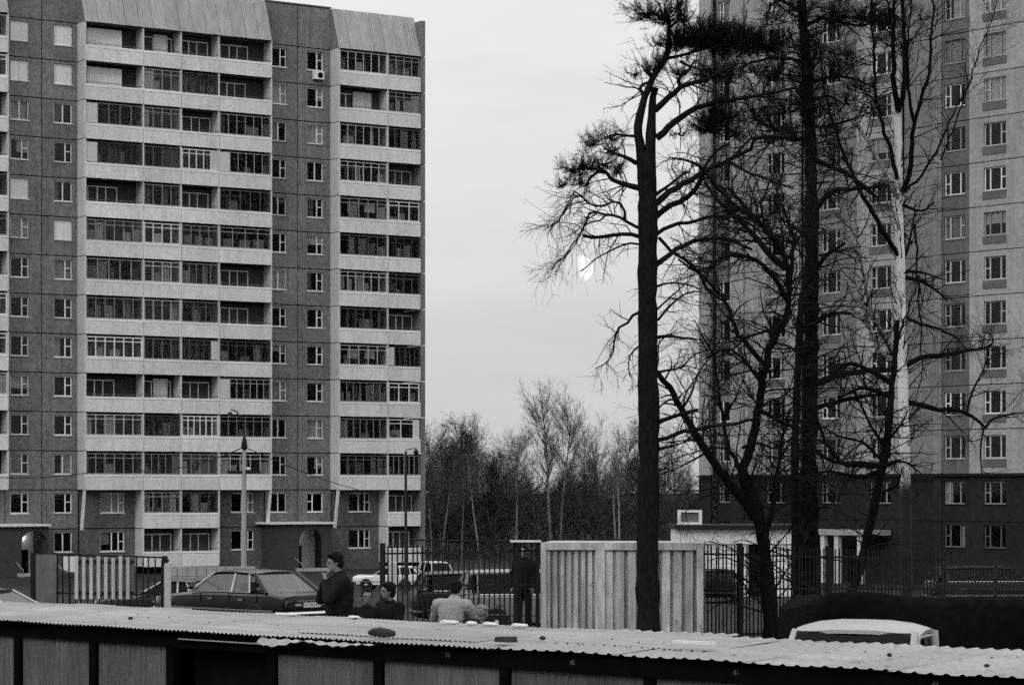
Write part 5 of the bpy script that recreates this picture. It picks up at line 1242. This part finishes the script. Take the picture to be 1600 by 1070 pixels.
def hand(b, w_, d, side):
    """palm and five fingers from wrist w_ along d; side is the thumb direction"""
    w_ = Vector(w_); d = Vector(d).normalized(); s = Vector(side).normalized(); nrm = d.cross(s).normalized()
    capsule(b, w_, w_ + d * .075, .026, .034, 8)
    for k, l in enumerate((.07, .08, .075, .058)):
        o = w_ + d * .08 + s * (.03 - .02 * k); e = o + d * l * .55 + nrm * .012; g = e + d * l * .3 + nrm * .03; capsule(b, o, e, .0095, .009, 6); capsule(b, e, g, .009, .008, 6)
    o = w_ + d * .03 + s * .03; e = o + d * .03 + s * .03; capsule(b, o, e, .012, .0105, 6); capsule(b, e, e + d * .03 + s * .005, .0105, .009, 6)

def person(label, loc, rz, joints, clothes='coat_dark', legs='coat_dark', head_turn=0, head_tilt=0, hair='short', hairm='hair', sc_=1.0, bulk=1.0):
    """joints in local metres, facing +x; y is the person's left"""
    R = thing('person', label, 'person', loc, rz); R.scale = (sc_,) * 3; J = {k: Vector(v) for k, v in joints.items()}
    b = MB(); capsule(b, J['pelvis'], J['chest'], .14, .155, 12); capsule(b, J['chest'], J['neck'], .10, .06, 10); capsule(b, J['neck'], J['head'] - Vector((0.02, 0, .06)), .056, .055, 10)
    for s in 'lr':
        capsule(b, J['sh' + s], J['el' + s], .052, .042); capsule(b, J['el' + s], J['wr' + s], .042, .028); capsule(b, J['chest'] + Vector((0, 0, .08)), J['sh' + s], .09, .056)
        capsule(b, J['hip' + s], J['kn' + s], .085, .058); capsule(b, J['kn' + s], J['an' + s], .056, .038); capsule(b, J['an' + s] + Vector((-.03, 0, -.03)), J['an' + s] + Vector((.15, 0, -.05)), .042, .035)
        dd = J['wr' + s] - J['el' + s]; hand(b, J['wr' + s], dd, Vector((0, -1 if s == 'l' else 1, .4)))
    # head with face
    hm = Matrix.Translation(J['head']) @ Matrix.Rotation(head_turn, 4, 'Z') @ Matrix.Rotation(head_tilt, 4, 'Y'); hb = MB()
    hb.ball((0, 0, .03), (.098, .078, .10), 16, 12); hb.ball((.025, 0, -.045), (.068, .058, .075), 14, 10); hb.ball((.05, 0, -.085), (.035, .036, .03), 10, 8)
    hb.tube([(.088, 0, .03), (.108, 0, -.005), (.116, 0, -.018), (.09, 0, -.03)], [.011, .014, .018, .012], 8); hb.ball((.075, .03, .032), (.03, .035, .012), 8, 6); hb.ball((.075, -.03, .032), (.03, .035, .012), 8, 6); hb.ball((.085, 0, -.058), (.016, .028, .011), 8, 6)
    for s in (-1, 1): hb.ball((-.008, s * .08, -.005), (.018, .012, .032), 8, 6)
    o = len(b.v); b.v += [tuple(hm @ Vector(v)) for v in hb.v]; b.f += [tuple(i + o for i in f) for f in hb.f]; b.mi += [0] * len(hb.f)
    body = fuse(b, 'body', MATS['skin'], R, .011, 2)
    e = MB()
    for s in (-1, 1): e.ball((.088, s * .031, .014), (.012, .015, .008), 8, 6)
    e.v = [tuple(hm @ Vector(v)) for v in e.v]; eo = e.build('eyes', MATS['ink'], body)
    # clothes
    c = MB(); capsule(c, J['pelvis'] - Vector((0, 0, .05)), J['chest'], .185 * bulk, .20 * bulk, 14); capsule(c, J['chest'], J['neck'] - Vector((0, 0, .03)), .15, .085, 12)
    for s in 'lr':
        capsule(c, J['sh' + s], J['el' + s], .085 * bulk, .068 * bulk, 10); capsule(c, J['el' + s], J['wr' + s], .068 * bulk, .05, 10); capsule(c, J['chest'] + Vector((0, 0, .07)), J['sh' + s], .13, .088, 10)
    c.ball(J['neck'] + Vector((.0, 0, .0)), (.085, .085, .05), 12, 7)
    fuse(c, 'coat', MATS[clothes], R, .016, 3, .055, .13)
    c = MB(); capsule(c, J['pelvis'], J['pelvis'] - Vector((0, 0, .06)), .165, .15, 12)
    for s in 'lr': capsule(c, J['hip' + s], J['kn' + s], .105, .08, 10); capsule(c, J['kn' + s], J['an' + s], .08, .062, 10)
    fuse(c, 'trousers', MATS[legs], R, .018, 3)
    for s in 'lr': MB().hexa([tuple(J['an' + s] + Vector(q)) for q in ((-.08, -.045, -.09), (.2, -.045, -.09), (.2, .045, -.09), (-.08, .045, -.09), (-.07, -.04, -.01), (.12, -.035, -.03), (.12, .035, -.03), (-.07, .04, -.01))]).build('shoe', MATS['ink'], R)
    # hair or scarf
    hb = MB()
    if hair == 'scarf':
        hb.ball((-.012, 0, .035), (.112, .094, .112), 14, 10); hb.ball((-.03, 0, -.06), (.085, .09, .10), 12, 8); hb.ball((.03, 0, .10), (.07, .075, .035), 10, 8); hb.ball((.03, 0, -.13), (.06, .06, .035), 10, 7)
    else:
        q = 1.12 if hair == 'bushy' else 1.0
        hb.ball((-.022, 0, .058), (.098 * q, .086 * q, .085 * q), 14, 10); hb.ball((-.052, 0, .0), (.066 * q, .077 * q, .092 * q), 12, 8); hb.ball((.048, .012, .108), (.052 * q, .06 * q, .026 * q), 10, 8)
        for s in (-1, 1): hb.ball((-.012, s * .068, .03), (.05, .026 * q, .05), 8, 6)
    hb.v = [tuple(hm @ Vector(v)) for v in hb.v]
    fuse(hb, 'headscarf' if hair == 'scarf' else 'hair', MATS[hairm], R, .009, 2, .012, .03)
    return R

def standing(**k):
    d = dict(pelvis=(0, 0, .95), chest=(0, 0, 1.3), neck=(.0, 0, 1.5), head=(.03, 0, 1.66), shl=(0, .19, 1.42), shr=(0, -.19, 1.42), ell=(.02, .26, 1.14), elr=(.02, -.26, 1.14), wrl=(.14, .24, .92), wrr=(.14, -.24, .92),
             hipl=(0, .09, .92), hipr=(0, -.09, .92), knl=(.03, .1, .5), knr=(.03, -.1, .5), anl=(0, .11, .09), anr=(0, -.11, .09)); d.update(k); return d
def sitting(**k):
    d = dict(pelvis=(0, 0, .52), chest=(.04, 0, .86), neck=(.06, 0, 1.06), head=(.10, 0, 1.21), shl=(.05, .19, .98), shr=(.05, -.19, .98), ell=(.14, .26, .74), elr=(.14, -.26, .74), wrl=(.36, .12, .66), wrr=(.36, -.12, .66),
             hipl=(.02, .10, .50), hipr=(.02, -.10, .50), knl=(.46, .13, .50), knr=(.46, -.13, .50), anl=(.44, .14, .09), anr=(.44, -.14, .09)); d.update(k); return d

LFT = math.pi  # facing -x
def spot(x, Z): return at(x, Z)
p = spot(530, 36); person('person in a dark coat standing with raised hands, seen from the side beside the sedan', p, LFT + .35, standing(ell=(.22, .24, 1.16), wrl=(.2, .05, 1.40), elr=(.2, -.24, 1.16), wrr=(.19, -.06, 1.42), head=(.06, 0, 1.66)), head_turn=0, head_tilt=.15, hair='bushy', sc_=1.06, bulk=1.04)
p = spot(573, 38); person('seated person in dark clothes facing the camera, left of the concrete post', (p[0], p[1], p[2] + .03), -1.45, sitting(), head_turn=.1, sc_=.95)
p = spot(613, 38); person('seated dark-haired person turned left in front of the concrete post', (p[0], p[1], p[2] + .03), LFT + .9, sitting(), head_turn=-.5, hair='bushy', sc_=1.02)
p = spot(703, 37.6); person('seated person in a pale jacket with back to the camera', (p[0], p[1], p[2] + .03), 1.25, sitting(chest=(.1, 0, .9), neck=(.18, 0, 1.08), head=(.26, 0, 1.2), shl=(.1, .22, .98), shr=(.1, -.22, .98), ell=(.2, .32, .76), elr=(.2, -.32, .76)), clothes='jacket_light', head_tilt=.3, sc_=1.06)
p = spot(736, 37.4); person('seated person in a patterned headscarf beside the pale jacket', (p[0], p[1], p[2] - .1), -.5, sitting(chest=(.08, 0, .82), neck=(.13, 0, 1.0), head=(.19, 0, 1.12)), hair='scarf', hairm='scarf', head_tilt=.25, sc_=.95)
p = spot(819, 53); person('person standing behind the iron railing next to the container', p, -1.9, standing(), sc_=1.0, hair='short')

def bench(x0, x1, Z, label):
    a = (x0 - CX) / F * Z; b = (x1 - CX) / F * Z; g = ground_z((a + b) / 2, Z); R = thing('bench', label, 'bench', (a, Z, g)); L = b - a
    for y in (-.16, 0, .16): MB().box(0, L, y - .07, y + .07, .38, .42).build('seat_plank', MATS['concrete_dark'], R)
    for x in (.12, L - .12):
        for y in (-.15, .15): MB().box(x - .03, x + .03, y - .03, y + .03, -.1, .379).build('leg', MATS['iron'], R)
bench(555, 640, 38, 'low plank bench under the two seated dark-clothed people'); bench(680, 755, 37.5, 'low plank bench under the person in the pale jacket')
